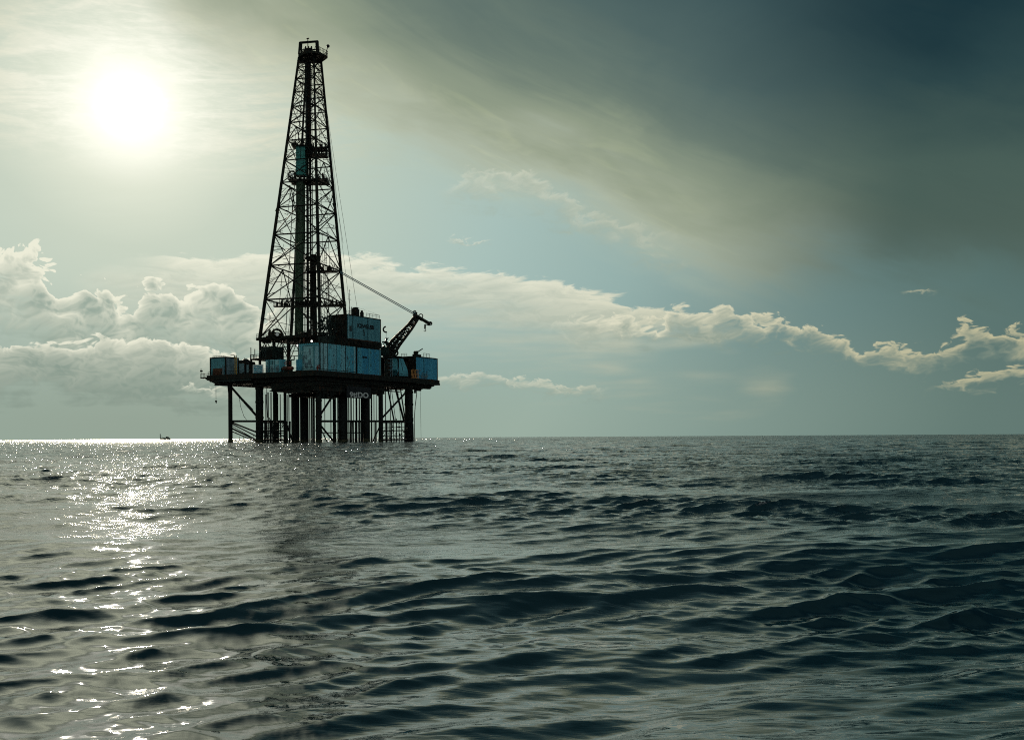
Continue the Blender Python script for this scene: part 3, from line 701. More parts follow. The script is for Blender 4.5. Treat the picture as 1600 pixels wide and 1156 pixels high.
for k in range(60):
    a_ = TA + rnd.choice([-14.8, rnd.uniform(-15, 12)]); b_ = TB + (rnd.uniform(-13, 9) if a_ < TA - 14 else -12.9); z_ = ZF - 1 - rnd.uniform(0, 1.2)
    m.box(a_, a_ + rnd.uniform(.3, 1.4), b_, b_ + rnd.uniform(.3, 1.4), z_, ZF - 0.9)
fl.each('underfloor_fitting', m, M['steel'])
m = MB()
for k in range(14): m.tube((TA - 15 + k * .5, TB - 14, ZD + .1), (TA - 15 + k * .5, TB - 14, ZF - .5), .05, n=4)
fl.each('hanging_hose', m, M['steel'])

dr = Thing('drilling_derrick', 'towering dark lattice derrick rising from the middle of the platform', 'derrick', (TA, TB, ZF + .01))
ZT = zat(93, TA, TB)
top_shift = MI.to_3x3() @ Vector((2.6, 0, 0))
def cen(t): return Vector((TA, TB, 0)) + top_shift * t
def rad(t): return 16.9 * (1 - t) + 4.3 * t
def corner(k, t):
    an = R(30 + 90 * k) - YAW; c = cen(t)
    return Vector((c.x + rad(t) * math.cos(an), c.y + rad(t) * math.sin(an), ZF + (ZT - ZF) * t))
ts = [0.0]; N_ = 13; wsum = []
q_ = (rad(1) / rad(0)) ** (1 / N_)
for i in range(N_): wsum.append(q_ ** i)
for i in range(N_): ts.append(ts[-1] + wsum[i] / sum(wsum))
for k in range(4):
    m = MB()
    for i in range(N_): m.bar(corner(k, ts[i]), corner(k, ts[i + 1]), (0.9 if k in (0, 2) else 0.72) * (1 - .35 * ts[i]))
    for i in range(1, N_): c = corner(k, ts[i]); m.ball(c, .55 * (1 - .3 * ts[i]), 6, 4)
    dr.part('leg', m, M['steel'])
for i in range(1, N_ + 1):
    m = MB(); s_ = 1 - .3 * ts[i]
    for k in range(4): m.bar(corner(k, ts[i]), corner((k + 1) % 4, ts[i]), .42 * s_)
    dr.part('girt', m, M['steel'])
for i in range(N_):
    s_ = 1 - .35 * ts[i]
    for k in range(4):
        A, B = corner(k, ts[i]), corner((k + 1) % 4, ts[i]); C_, D_ = corner(k, ts[i + 1]), corner((k + 1) % 4, ts[i + 1])
        m = MB(); mid = (A + B) / 2; midt = (C_ + D_) / 2; cx = (A + B + C_ + D_) / 4
        if (i + k) % 3 != 2:
            m.bar(A, D_, .34 * s_); m.bar(B, C_, .34 * s_)
            m.bar((A + C_) / 2, cx, .14 * s_); m.bar((B + D_) / 2, cx, .14 * s_)
        else:
            m.bar(A, midt, .36 * s_); m.bar(B, midt, .36 * s_); m.bar((A + C_) / 2, A.lerp(midt, .5), .15 * s_); m.bar((B + D_) / 2, B.lerp(midt, .5), .15 * s_)
            m.bar(mid, midt, .15 * s_)
        # small angle iron infill
        for _ in range(13):
            u_, v_ = rnd.choice([0, .25, .5, .75, 1]), rnd.random(); u2, v2 = min(1, max(0, u_ + rnd.uniform(-.3, .3))), min(1, max(0, v_ + rnd.uniform(-.3, .3)))
            m.bar(A.lerp(B, u_).lerp(C_.lerp(D_, u_), v_), A.lerp(B, u2).lerp(C_.lerp(D_, u2), v2), .13)
        dr.part('cross_brace', m, M['steel'])
# vertical mid rails and ladder ways
def tline(x0, x1, y0, y1, dY, r, name, mat='steel', n=8):
    p, q = pix(x0, y0, 372 + dY), pix(x1, y1, 372 + dY); return dr.part(name, MB().tube(p, q, r, n=n), M[mat])
tline(467, 469.5, 531, 281, -2, 1.62, 'mud_riser', 'olive', 14)
tline(492, 489.5, 531, 398, 0, 0.95, 'standpipe', 'steel', 12)
tline(481, 480, 531, 98, 1, 0.5, 'guide_rail'); tline(486, 484.5, 531, 98, 1.6, 0.36, 'guide_rail')
tline(476.5, 476, 531, 285, 3, 0.2, 'guide_rail'); tline(484, 482.5, 300, 98, -1, 0.28, 'guide_rail'); tline(478.6, 478.2, 245, 98, -1, 0.34, 'guide_rail', 'green')
m = MB()
for k in range(110):
    y = 100 + k * 3.9; xx = 480 + (y - 98) * .0023
    p, q = pix(xx, y, 373), pix(xx + 5.4 + (y - 98) * .0006, y, 373.4); m.bar(p, q, .13)
dr.part('ladder', m, M['steel'])
m = MB()
for k in range(64):       # cage ladder on the right, as the photo's rungs inside the near right leg
    y = 525 - k * 2.6
    if y < 382: break
    xx = 512.5 - (525 - y) * .045; p, q = pix(xx, y, 362), pix(xx + 3.2, y, 362.4); m.bar(p, q, .12)
    if k: m.bar(pp, p, .1); m.bar(qq, q, .1)
    pp, qq = p, q
dr.part('ladder', m, M['steel'])
for x0, x1, y0, y1, dy in ((446, 458, 531, 300, 4), (449.5, 460, 531, 420, -4), (455, 463, 531, 330, 2), (498, 492, 531, 250, 3), (503, 494, 531, 190, -3), (508, 497, 531, 140, 6), (472, 477, 270, 100, -3), (488.5, 487, 400, 110, -4), (499, 496, 531, 330, -5), (457, 474, 330, 120, 4)):
    tline(x0, x1, y0, y1, dy, rnd.uniform(.07, .16), 'cable', n=5)
def curve_pts(P, dY, n=6):
    V = [pix(x, y, 372 + dY) for x, y in P]; out_ = []
    for i in range(len(V) - 1):
        p0 = V[max(0, i - 1)]; p1 = V[i]; p2 = V[i + 1]; p3 = V[min(len(V) - 1, i + 2)]
        for j in range(n):
            t = j / n; out_.append(0.5 * ((2 * p1) + (p2 - p0) * t + (2 * p0 - 5 * p1 + 4 * p2 - p3) * t * t + (3 * p1 - p0 - 3 * p2 + p3) * t ** 3))
    return out_ + [V[-1]]
for P_, dY, r in (([(500, 425), (508, 428), (513, 440), (514, 460), (514, 478), (511, 490)], -6, .2), ([(502, 430), (503, 455), (506, 468), (513, 476)], -5, .14),
                  ([(506, 170), (502, 145), (496, 140), (491, 150), (487, 172)], -4, .16), ([(458, 170), (466, 168), (474, 180), (482, 190)], -3, .16),
                  ([(514, 476), (522, 472), (530, 474), (534, 482)], -4, .12), ([(514, 478), (523, 480), (529, 490), (531, 500)], -4, .12),
                  ([(452, 290), (455, 310), (462, 330), (465, 345)], -4, .18), ([(427, 385), (438, 386), (446, 392)], -7, .18),
                  ([(497, 404), (501, 415), (499, 425)], -5, .2), ([(498, 350), (508, 335), (516, 318), (520, 305)], -3, .2)):
    dr.part('hose', MB().path(curve_pts(P_, dY), r, 6), M['steel'])
# teal enclosure high in the tower
p0, p1 = pix(463.5, 276, 370), pix(478, 229, 370)
ca, cb = (p0 + p1).x / 2, (p0 + p1).y / 2
bx = MB()
uu = (MI.to_3x3() @ Vector((1, 0, 0))); vv = (MI.to_3x3() @ Vector((0, 1, 0)))
def wbox(mb, c, hx, hy, z0, z1, hx2=None, hy2=None):
    hx2 = hx if hx2 is None else hx2; hy2 = hy if hy2 is None else hy2
    c = Vector((c[0], c[1], 0)); vs = []
    for z, ax, ay in ((z0, hx, hy), (z1, hx2, hy2)):
        for sx, sy in ((-1, -1), (1, -1), (1, 1), (-1, 1)): vs.append(c + uu * sx * ax + vv * sy * ay + Vector((0, 0, z)))
    return mb.add(vs, [(0, 3, 2, 1), (4, 5, 6, 7), (0, 1, 5, 4), (1, 2, 6, 5), (2, 3, 7, 6), (3, 0, 4, 7)])
tk = dr.part('enclosure', wbox(MB(), (ca, cb), 1.65, 1.5, p0.z, p1.z), M['teal'], label='teal green enclosure high inside the tower')
m = MB()
for i in range(7):
    z = p0.z + (p1.z - p0.z) * i / 6; wbox(m, (ca, cb), 1.72, 1.57, z - .08, z + .08)
dr.part('frame', m, M['green'], parent=tk)
# working platforms
def working_platform(cx_, py, half_x, half_y, Yc, name='working_platform'):
    c = pix(cx_, py, Yc); m = MB(); wbox(m, (c.x, c.y), half_x, half_y, c.z - .35, c.z)
    cs = [Vector((c.x, c.y, c.z)) + uu * sx * half_x + vv * sy * half_y for sx, sy in ((-1, -1), (1, -1), (1, 1), (-1, 1), (-1, -1))]
    m.rail(cs, 1.4, .07, 1.1)
    for _ in range(int(half_x * 5)):
        p = Vector((c.x, c.y, c.z)) + uu * rnd.uniform(-half_x, half_x) + vv * rnd.uniform(-half_y, half_y); m.tube(p, p + Vector((rnd.uniform(-.6, .6), rnd.uniform(-.6, .6), rnd.uniform(.6, 2.6))), rnd.uniform(.08, .35), n=6)
    return dr.part(name, m, M['steel'])
working_platform(483, 284, 7.0, 4.5, 372); working_platform(496, 243, 3.6, 3.0, 371); working_platform(497, 233, 3.4, 3.0, 371); working_platform(468, 229, 2.6, 2.5, 370)
working_platform(489, 405, 2.4, 2.0, 371); working_platform(503, 424, 5.5, 2.0, 368); working_platform(484, 478, 13.0, 1.2, 362)
c = pix(456.5, 273, 366)
sh = dr.part('sheave', MB().ring(c, (MI.to_3x3() @ Vector((.2, -1, .1))), 1.25, .3, 18, 6), M['steel'])
dr.part('hub', MB().ball(c, .55, 10, 6), M['white'], parent=sh)
for x0, y0, x1, y1 in ((434, 326, 430.5, 330), (521.5, 318, 524, 331)):
    p, q = pix(x0, y0, 368), pix(x1, y1, 367); dr.part('fin', MB().tube(p, q, .6, .15, n=5), M['steel'])
# crown: platform, cage, crown block, lamp mast
c = pix(482, 93, 372); cr_ = Vector((c.x, c.y, c.z))
m = MB(); vs = []
P2 = [(466, 93.5), (480, 96.5), (497, 96.5), (512, 92.5), (500, 87), (466.5, 88)]
Ys = [369, 366, 366, 371, 376.5, 376]
top = [pix(x, 91.5, y_) for (x, _), y_ in zip(P2, Ys)]
vs = [Vector((p.x, p.y, cr_.z)) for p in top] + [Vector((p.x, p.y, cr_.z + .75)) for p in top]
n6 = 6; m.add(vs, [tuple(range(n6 - 1, -1, -1)), tuple(range(n6, 2 * n6))] + [(i, (i + 1) % n6, n6 + (i + 1) % n6, n6 + i) for i in range(n6)])
dr.part('crown_platform', m, M['steel'])
crail = [Vector((p.x, p.y, cr_.z + .75)) for p in top]
dr.part('handrail', MB().rail([crail[2], crail[3], crail[4]], 1.8, .09, .8), M['steel'])
zc = cr_.z + .75
cage_b = [pix(467, 90, 369), pix(497.5, 90, 369), pix(496, 90, 376), pix(470, 90, 376)]
cage_t = [pix(468.5, 66.5, 369), pix(496.5, 64.5, 369), pix(494, 66, 376), pix(471, 68, 376)]
m = MB()
for p, q in zip(cage_b, cage_t): m.bar((p.x, p.y, zc), q, .5)
for i in range(4): m.bar(cage_t[i], cage_t[(i + 1) % 4], .42); m.bar(cage_b[i].lerp(cage_t[i], .5), cage_b[(i + 1) % 4].lerp(cage_t[(i + 1) % 4], .5), .22); m.bar(Vector((cage_b[i].x, cage_b[i].y, zc)), cage_b[(i + 1) % 4].lerp(cage_t[(i + 1) % 4], .5), .16)
dr.part('crown_cage', m, M['steel'])
m = MB(); wbox(m, (cr_.x, cr_.y), 1.9, 1.6, zc, zc + 3.0, 1.2, 1.2); 
for k in (-1.1, 0, 1.1): m.ring(cr_ + uu * k + Vector((0, 0, 3.6)), uu + vv * .3, 1.0, .28, 14, 5)
for _ in range(22):
    p = cr_ + uu * rnd.uniform(-3, 3) + vv * rnd.uniform(-2, 2) + Vector((0, 0, .75)); m.tube(p, p + Vector((rnd.uniform(-1, 1), rnd.uniform(-1, 1), rnd.uniform(1, 3.5))), .1, n=5)
dr.part('crown_block', m, M['steel'])
p = pix(481, 66, 372); q = pix(481, 61, 372)
dr.part('weather_vane', MB().tube(p - Vector((0, 0, 4)), q, .16).tube(pix(479, 61, 372), pix(483, 60.4, 372), .22), M['steel'])
p = pix(509, 84, 371); q = pix(512.6, 72.5, 371)
lmp = dr.part('lamp_bracket', MB().tube(Vector((p.x, p.y, zc)), pix(510.5, 79, 371), .12).tube(pix(510.5, 79, 371), q, .14), M['steel'])
dr.part('lamp', MB().ball(q, .62, 12, 8), M['ink'], parent=lmp, smooth=True)
# stays running down behind the crane
for P_ in (((500, 98, 372), (560, 493, 366)), ((503, 102, 372), (548, 492, 366)), ((497, 98, 374), (536, 380, 374))):
    pts = sag(pix(*P_[0]), pix(*P_[1]), 1.6, 14); dr.part('stay_cable', MB().path(pts, .055, 4), M['steel'])
# radio mast beside it
# big drum on the drill floor
c = pix(432.5, 523, 357)
dm = Thing('cable_drum', 'large dark cable drum with a pale hub at the left foot of the derrick', 'cable drum', (c.x, c.y, ZF + .02))
ax = MI.to_3x3() @ Vector((.35, -1, 0)); ax.normalize(); R_ = c.z - ZF - .1
R_ = max(R_, 1.2)
for sgn in (-1, 1): dm.part('flange', MB().ring(c + ax * sgn * .9, ax, R_ + .7, .28, 24, 6).ring(c + ax * sgn * .9, ax, R_ * .5, .25, 18, 6), M['steel'])
dm.part('cable', MB().tube(c - ax * .85, c + ax * .85, R_ * .75, n=20), M['steel'])
dm.part('hub', MB().tube(c + ax * .86, c + ax * 1.3, .62, n=14), M['white'])
for sgn in (-1, 1): dm.part('stand', MB().box(c.x - 1.2 + sgn * 1.2, c.x - .8 + sgn * 1.2, c.y - .3, c.y + .3, ZF + .02, c.z), M['steel'])
# two lit lamps under the edge of the drill floor
for x_, y_, lab in ((487, 533, 'small lit floodlight above the blue cladding, the brighter of the two'), (464.6, 539.5, 'small lit floodlight under the drill floor, left of the brighter one')):
    p = pix(x_, y_, 349)
    b_ = Thing('floodlight', lab, 'lamp', (p.x, p.y, p.z), 'lit floodlights by the drill floor')
    b_.part('bracket', MB().bar(p, (p.x + .3, p.y + .9, p.z + .9), .16).bar((p.x + .3, p.y + .9, p.z + .9), (p.x + .3, p.y + .9, ZF - .4), .16), M['steel'])
    b_.part('lens', MB().ball(p, .36 if x_ > 480 else .27, 10, 6), M['lamp'], smooth=True)
# ================================================================ modules, cabins, crane and deck gear
E = 0.03
def clad(name, label, a0, a1, b0, b1, z0, z1, mats, pitch=0.62, depth=0.16, group=None, seams=(), roof='steel', z1r=None, cat='module'):
    t = Thing(name, label, cat, ((a0 + a1) / 2, (b0 + b1) / 2, z0), group)
    t.part('frame', MB().box(a0 + .25, a1 - .25, b0 + .25, b1 - .25, z0, z1 - .05), M['steel'])
    front, left, other = mats
    fronts = front if isinstance(front, list) else [(1.0, front)]
    x_ = a0
    for wf, mt in fronts:
        x2 = min(a1, x_ + wf * (a1 - a0))
        t.part('wall_cladding', MB().corrugated((x_ + .02, b0 + .1), (x2 - .02, b0 + .1), z0 + .35, z1 - .3, depth, pitch, (0, -1)), M[mt]); x_ = x2
    t.part('wall_cladding', MB().corrugated((a0 + .1, b0), (a0 + .1, b1), z0 + .35, z1 - .3, depth, pitch, (-1, 0)), M[left])
    t.part('wall_cladding', MB().corrugated((a1 - .1, b0), (a1 - .1, b1), z0 + .35, z1 - .3, depth, pitch, (1, 0)), M[other])
    t.part('wall_cladding', MB().corrugated((a0, b1 - .1), (a1, b1 - .1), z0 + .35, z1 - .3, depth, pitch, (0, 1)), M[other])
    for x, y in ((a0, b0), (a1, b0), (a0, b1), (a1, b1)): t.part('corner_post', MB().box(x - .2, x + .2, y - .2, y + .2, z0, z1), M[roof])
    t.part('roof', MB().box(a0 - .15, a1 + .15, b0 - .15, b1 + .15, z1 - .3, z1).box(a0 + .4, a1 - .4, b0 + .4, b1 - .4, z1, z1 + .12), M[roof])
    t.part('base_rail', MB().box(a0 - .14, a1 + .14, b0 - .14, b1 + .14, z0, z0 + .35), M['rusty'])
    for s_, w_, mt in seams: t.part('seam_strip', MB().box(s_, s_ + w_, b0 - .24, b0 - .02, z0 + .3, z1 - .25), M[mt])
    return t
# -- long blue cladded block, two halves
z0 = ZD + E; Z1 = 34.5
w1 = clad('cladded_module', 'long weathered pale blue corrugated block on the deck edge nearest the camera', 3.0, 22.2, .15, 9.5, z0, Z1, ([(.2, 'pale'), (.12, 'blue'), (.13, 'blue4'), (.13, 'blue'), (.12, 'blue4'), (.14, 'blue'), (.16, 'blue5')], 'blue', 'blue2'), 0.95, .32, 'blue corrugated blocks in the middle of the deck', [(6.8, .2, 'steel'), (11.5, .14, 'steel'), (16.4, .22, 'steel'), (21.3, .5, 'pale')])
m = MB()
for k in range(26):
    a_ = rnd.uniform(3, 21); 
    
    z_ = z0 + rnd.uniform(.5, 8.5); m.box(a_, a_ + rnd.uniform(.15, .5), -.13, -.05, z_, z_ + rnd.uniform(.3, 1.1))
w1.each('patch_plate', m, M['grey'])
w1.part('pipe', MB().tube((2.6, -.5, z0 + .8), (22, -.5, z0 + .75), .1, n=6).tube((4.2, -.45, z0), (4.2, -.45, Z1), .09, n=6), M['steel'])
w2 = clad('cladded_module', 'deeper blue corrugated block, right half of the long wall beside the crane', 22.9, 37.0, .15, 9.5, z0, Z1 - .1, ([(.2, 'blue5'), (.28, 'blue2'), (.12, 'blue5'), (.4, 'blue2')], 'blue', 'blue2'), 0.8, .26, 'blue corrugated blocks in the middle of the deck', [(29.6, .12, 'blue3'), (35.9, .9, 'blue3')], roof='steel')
dwr = w2.part('louvre', MB().box(26.0, 27.2, -.14, -.02, z0 + 6.1, z0 + 6.7).box(27.6, 28.5, -.14, -.02, z0 + 6.1, z0 + 6.7), M['ink'])
m = MB()
for k in range(30):
    a_ = rnd.uniform(23.4, 35.5); z_ = z0 + rnd.uniform(.5, 9); m.box(a_, a_ + rnd.uniform(.1, .5), -.1, -.04, z_, z_ + rnd.uniform(.2, .9))
w2.each('patch_plate', m, M['blue3'])
# -- ragged pale part at the near corner
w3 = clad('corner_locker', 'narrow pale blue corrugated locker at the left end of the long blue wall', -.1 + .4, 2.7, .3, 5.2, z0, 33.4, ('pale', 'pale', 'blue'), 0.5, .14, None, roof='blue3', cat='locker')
m = MB()
for k in range(18):
    b_ = rnd.uniform(.6, 5); z_ = z0 + rnd.uniform(.5, 8); m.box(.02, .14, b_, b_ + rnd.uniform(.2, .6), z_, z_ + rnd.uniform(.3, 1.6))
w3.each('patch_plate', m, M['grey'])
# -- upper cabin with lettering
ua0, ua1, ub0, ub1 = 18.7, 38.2, 1.2, 9.2
uz0, uz1 = zat(529.5, ua0, ub0), zat(490.5, ua0, ub0)
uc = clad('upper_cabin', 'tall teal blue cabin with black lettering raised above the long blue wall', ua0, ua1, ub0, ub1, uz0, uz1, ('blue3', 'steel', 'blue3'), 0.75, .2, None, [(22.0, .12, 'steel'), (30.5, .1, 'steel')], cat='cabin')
uc.part('skid_base', MB().box(ua0 - 3.5, ua1 + .1, ub0 - .6, ub1, Z1 + .16, uz0 - .02), M['steel'])
m = MB()
for k in range(40):
    a_ = rnd.uniform(ua0 - 3.5, ua1 - .5); z_ = rnd.uniform(Z1 + .2, uz0 - .5); m.box(a_, a_ + rnd.uniform(.2, 1.1), ub0 - 1.0, ub0 - .6, z_, z_ + rnd.uniform(.2, .8))
uc.each('skid_fitting', m, M['steel'])
la0, la1 = on_b(556.5, 1.0, 510), on_b(586.5, 1.0, 510)
uc.text('lettering', 'ICEWEUSR', 1.95, M['ink'], ((la0 + la1) / 2, ub0 - .13, zat(513, (la0 + la1) / 2, 1.1)), (1, 0, 0), squeeze=(la1 - la0) / 10.6)
uc.text('lettering', '3', 2.0, M['ink'], (on_b(569, 1.0, 520), ub0 - .13, zat(524.5, on_b(569, 1), 1.1)), (1, 0, 0))
uc.text('lettering', '!', 1.7, M['ink'], (on_b(568.6, 1.0, 520), ub0 - .13, zat(519.5, on_b(569, 1), 1.1)), (1, 0, 0), squeeze=1.6)
wd_ = uc.part('window', MB().box(20.0, 21.4, ub0 - .14, ub0 - .02, uz0 + 3.0, uz0 + 4.8), M['glass'])
uc.part('vent_pipe', MB().tube((ua0 + .7, ub0 - .4, Z1), (ua0 + .7, ub0 - .4, uz1 + .4), .14, n=8), M['pale'])
zr_ = uz1 + .13
uc.part('handrail', MB().rail([(30, ub0 + .1, zr_), (37.8, ub0 + .1, zr_)], 1.3, .08, 1.9), M['steel'])
uc.part('handrail', MB().rail([(ua0 + .2, ub0 + .2, zr_), (24.5, ub0 + .2, zr_)], 1.2, .06, 1.2), M['steel'])
m = MB().box(24.2, 26.6, ub0 + .5, ub0 + 2.4, zr_, zr_ + 2.4).box(24.6, 26.2, ub0 + .6, ub0 + 2, zr_ + 2.4, zr_ + 3.0)
uc.part('air_intake', m, M['steel'])
uc.part('air_intake', MB().tube((28.6, ub0 + 1, zr_), (28.6, ub0 + 1, zr_ + 1.5), .7, n=10).tube((28.6, ub0 + 1, zr_ + 1.5), (28.6, ub0 + 1, zr_ + 2.2), .45, n=10), M['steel'])
uc.part('gooseneck_pipe', MB().tube((22.3, ub0 + .6, zr_), (22.3, ub0 + .6, zr_ + 2.8), .14, n=6).ring((23.0, ub0 + .6, zr_ + 2.8), (0, 1, 0), .7, .14, 10, 6, math.pi, math.pi / 2, (0, 0, 1)), M['steel'])
uc.part('cable', MB().path(sag((26, ub0 + 1, zr_ + 3), (37.5, ub0 + .1, zr_ + 1.3), -.2), .035, 4), M['steel'])
am = pix(549.6, 492, 357)
at_ = Thing('radio_mast', 'thin radio mast with short crossbars standing on the teal cabin roof', 'antenna', (am.x, am.y, zr_ + .02))
p, q = Vector((am.x, am.y + 1, zr_ + .02)), Vector((am.x, am.y + 1, zr_ + 9.0))
at_.part('mast', MB().tube(p, q, .11, .06, n=6), M['steel'])
for f_, L in ((.6, 1.0), (.8, .7), (.95, .5)): at_.part('crossbar', MB().tube(p.lerp(q, f_) + Vector((-L, 0, 0)), p.lerp(q, f_) + Vector((L, 0, 0)), .06, n=5), M['steel'])
# machinery tower against the left side of the upper cabin (dark green tangle)
t = Thing('pipe_manifold', 'dark green tangle of pipes and valves between the derrick foot and the teal cabin', 'machinery', (17, 6, Z1 + .16))
m = MB(); m.box(11.8, 14.8, 3.5, 8.5, Z1 + .16, Z1 + 3)
t.part('skid', m, M['green'])
m = MB()
for k in range(70):
    a_ = rnd.uniform(10, 15.0); b_ = rnd.uniform(3, 9); z_ = rnd.uniform(Z1 + 2.5, Z1 + 9.5)
    d_ = Vector((rnd.uniform(-1.3, 1.3), rnd.uniform(-1.3, 1.3), rnd.uniform(-1.8, 1.8))); m.tube((a_, b_, z_), Vector((a_, b_, z_)) + d_, rnd.uniform(.08, .34), n=6)
for k in range(8): a_ = 10.4 + k * .7; m.tube((a_, 3.4, Z1 + 2), (a_, 3.4, Z1 + 9 + rnd.uniform(-1.5, 1)), .12, n=5)
t.each('pipe', m, M['green'])
m = MB()
for k in range(4): m.ring((10.5 + k * 1.5, 2.9, Z1 + 4 + rnd.uniform(-1, 3)), (0, 1, 0), .5, .1, 12, 5)
t.each('valve_wheel', m, M['steel'])
# -- right cabin
ra0, ra1 = 59.0, 74.0
rz1 = zat(556.3, ra0, .2)
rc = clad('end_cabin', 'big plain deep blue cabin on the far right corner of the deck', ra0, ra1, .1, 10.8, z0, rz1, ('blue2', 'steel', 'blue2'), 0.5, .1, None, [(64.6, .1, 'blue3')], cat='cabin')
m = MB()
for k in range(28):
    a_ = rnd.uniform(59.4, 66.5); z_ = z0 + .4 + abs(rnd.gauss(0, 1.2)); m.box(a_, a_ + rnd.uniform(.2, .7), -.22, -.1, z_, z_ + rnd.uniform(.2, .8))
rc.each('wall_fitting', m, M['grey'])
rc.part('brown_panel', MB().box(ra0 - .24, ra0 - .13, 3.0, 4.6, z0 + .5, rz1 - 1.4), M['rusty'])
zr2 = rz1 + .13
rc.part('handrail', MB().rail([(ra0 + .3, 7, zr2), (ra0 + .3, 4.4, zr2)], 1.1, .08, 1.2), M['steel'])
rc.part('handrail', MB().rail([(65.0, .4, zr2), (69, .4, zr2)], 1.4, .08, 1.5), M['steel'])
wn_ = Thing('roof_winch', 'small dark winch with a raised arm on the roof of the far right cabin', 'winch', (62, 1.5, zr2))
wn_.part('base', MB().box(60.2, 64, .8, 2.4, zr2, zr2 + .8), M['steel'])
wn_.part('drum', MB().tube((61.5, .9, zr2 + 1.4), (61.5, 2.3, zr2 + 1.4), .75, n=12), M['steel'])
wn_.part('arm', MB().bar((60.4, 1.6, zr2 + .8), (66.0, 1.6, zr2 + 3.3), .34).bar((62.5, 1.6, zr2 + .6), (62.4, 1.6, zr2 + 1.7), .4), M['steel'])
# orange gas rack in front of the right cabin
oa = on_b(646.5, -.0, 590)
og = Thing('gas_bottle_rack', 'orange open rack on the deck edge in front of the far right cabin', 'rack', (oa, -.2, ZD + .25))
x0, x1, y0, y1 = oa - 1.7, oa + 1.9, -.75, -.2
zb_, zt_ = ZD + .25, ZD + 3.6
m = MB()
for x in (x0, x1, (x0 + x1) / 2):
    for y in (y0, y1): m.bar((x, y, zb_), (x, y, zt_), .2)
for z in (zb_ + .1, zb_ + 1.6, zt_ - .05): m.box(x0, x1, y0, y1, z - .09, z + .09)
og.part('frame', m, M['orange'])
for k in range(4): og.part('gas_bottle', MB().tube((x0 + .5 + k * .82, -.45, zb_ + .2), (x0 + .5 + k * .82, -.45, zb_ + 1.35), .28, n=8), M['rusty' if k % 2 else 'orange'])
# -- hopper, tanks and frames between crane and right cabin
ha = on_b(621, 4.5, 575)
hp = Thing('mud_hopper', 'tapered teal blue steel hopper between the crane and the far right cabin', 'hopper', (ha, 4.5, z0))
vs = []
for z, x0_, x1_, y0_, y1_ in ((z0 + 1.0, ha - 1.2, ha + 4.6, 2.6, 6.4), (z0 + 3.2, ha - 3.6, ha + 3.6, 2.2, 6.8), (zat(560, ha, 4.5), ha - 2.2, ha + 1.4, 2.8, 6.2)):
    vs += [(x0_, y0_, z), (x1_, y0_, z), (x1_, y1_, z), (x0_, y1_, z)]
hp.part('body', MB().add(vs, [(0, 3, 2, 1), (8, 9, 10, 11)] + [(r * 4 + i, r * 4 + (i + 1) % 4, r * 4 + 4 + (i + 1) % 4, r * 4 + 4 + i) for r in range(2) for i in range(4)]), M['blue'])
for x in (ha - 1, ha + 4):
    for y in (2.8, 6.2): hp.part('leg', MB().box(x - .2, x + .2, y - .2, y + .2, z0, z0 + 1.4), M['steel'])
hp.part('rib', MB().bar((ha - 3.1, 2.12, z0 + 3.3), (ha - 2.0, 2.7, zat(562, ha, 4.5)), .16).bar((ha + .2, 2.1, z0 + 3.3), (ha - .4, 2.7, zat(562, ha, 4.5)), .16), M['steel'])
dt = Thing('machinery_shelter', 'dark flat roofed shelter beside the blue hopper on the deck', 'shelter', (54, 6, z0))
dt.part('roof', MB().box(50.5, 58.6, 2.0, 11, rz1 - 1.0, rz1 - .5), M['steel'])
for x in (50.9, 58.2):
    for y in (2.4, 10.6): dt.part('post', MB().box(x - .2, x + .2, y - .2, y + .2, z0, rz1 - 1.0), M['steel'])
dt.part('back_wall', MB().box(50.6, 58.5, 10.7, 10.95, z0, rz1 - 1.02), M['steel'])
dt.part('cabinet', MB().box(55.2, 58.0, 3.0, 9.8, z0, z0 + 6.5), M['steel'])
dt.part('cabinet', MB().box(53.0, 54.9, 7.2, 10.2, z0, z0 + 5.5), M['rusty'])
# -- crane
ca_ = on_b(606.5, 2.6, 560); cb_ = 2.6
cr = Thing('deck_crane', 'dark lattice boom crane raised to the right of the blue cabins', 'crane', (ca_, cb_, z0))
zc0 = zat(556, ca_, cb_)
cr.part('pedestal', MB().tube((ca_, cb_, z0), (ca_, cb_, zc0 - .8), 1.5, 1.35, n=16).tube((ca_, cb_, zc0 - .8), (ca_, cb_, zc0), 2.1, n=16), M['steel'])
m = MB()
for k in range(5):
    z_ = z0 + 1.4 + k * 1.35; m.ring((ca_ - .2, cb_ - 1.6, z_), (0, 0, 1), 1.15, .11, 14, 5, 4.4, -.8)
for s_ in (-.5, .5): m.tube((ca_ + s_, cb_ - 1.6, z0), (ca_ + s_, cb_ - 1.6, zc0 - 1), .08, n=5)
cr.part('ladder', m, M['grey'])
Yc = wy(ca_, cb_)
def cp(px, py, dY=0.0): return pix(px, py, Yc + dY)
m = MB()
hs = cp(602, 552)
m.box(ca_ - 2.6, ca_ + 2.2, cb_ - 1.8, cb_ + 1.8, zc0, zc0 + .5)
cr.part('slew_platform', m, M['steel'])
cr.part('machinery_house', MB().box(ca_ - 2.4, ca_ + 1.6, cb_ - 1.4, cb_ + 1.6, zc0 + .5, zc0 + 3.2), M['green'])
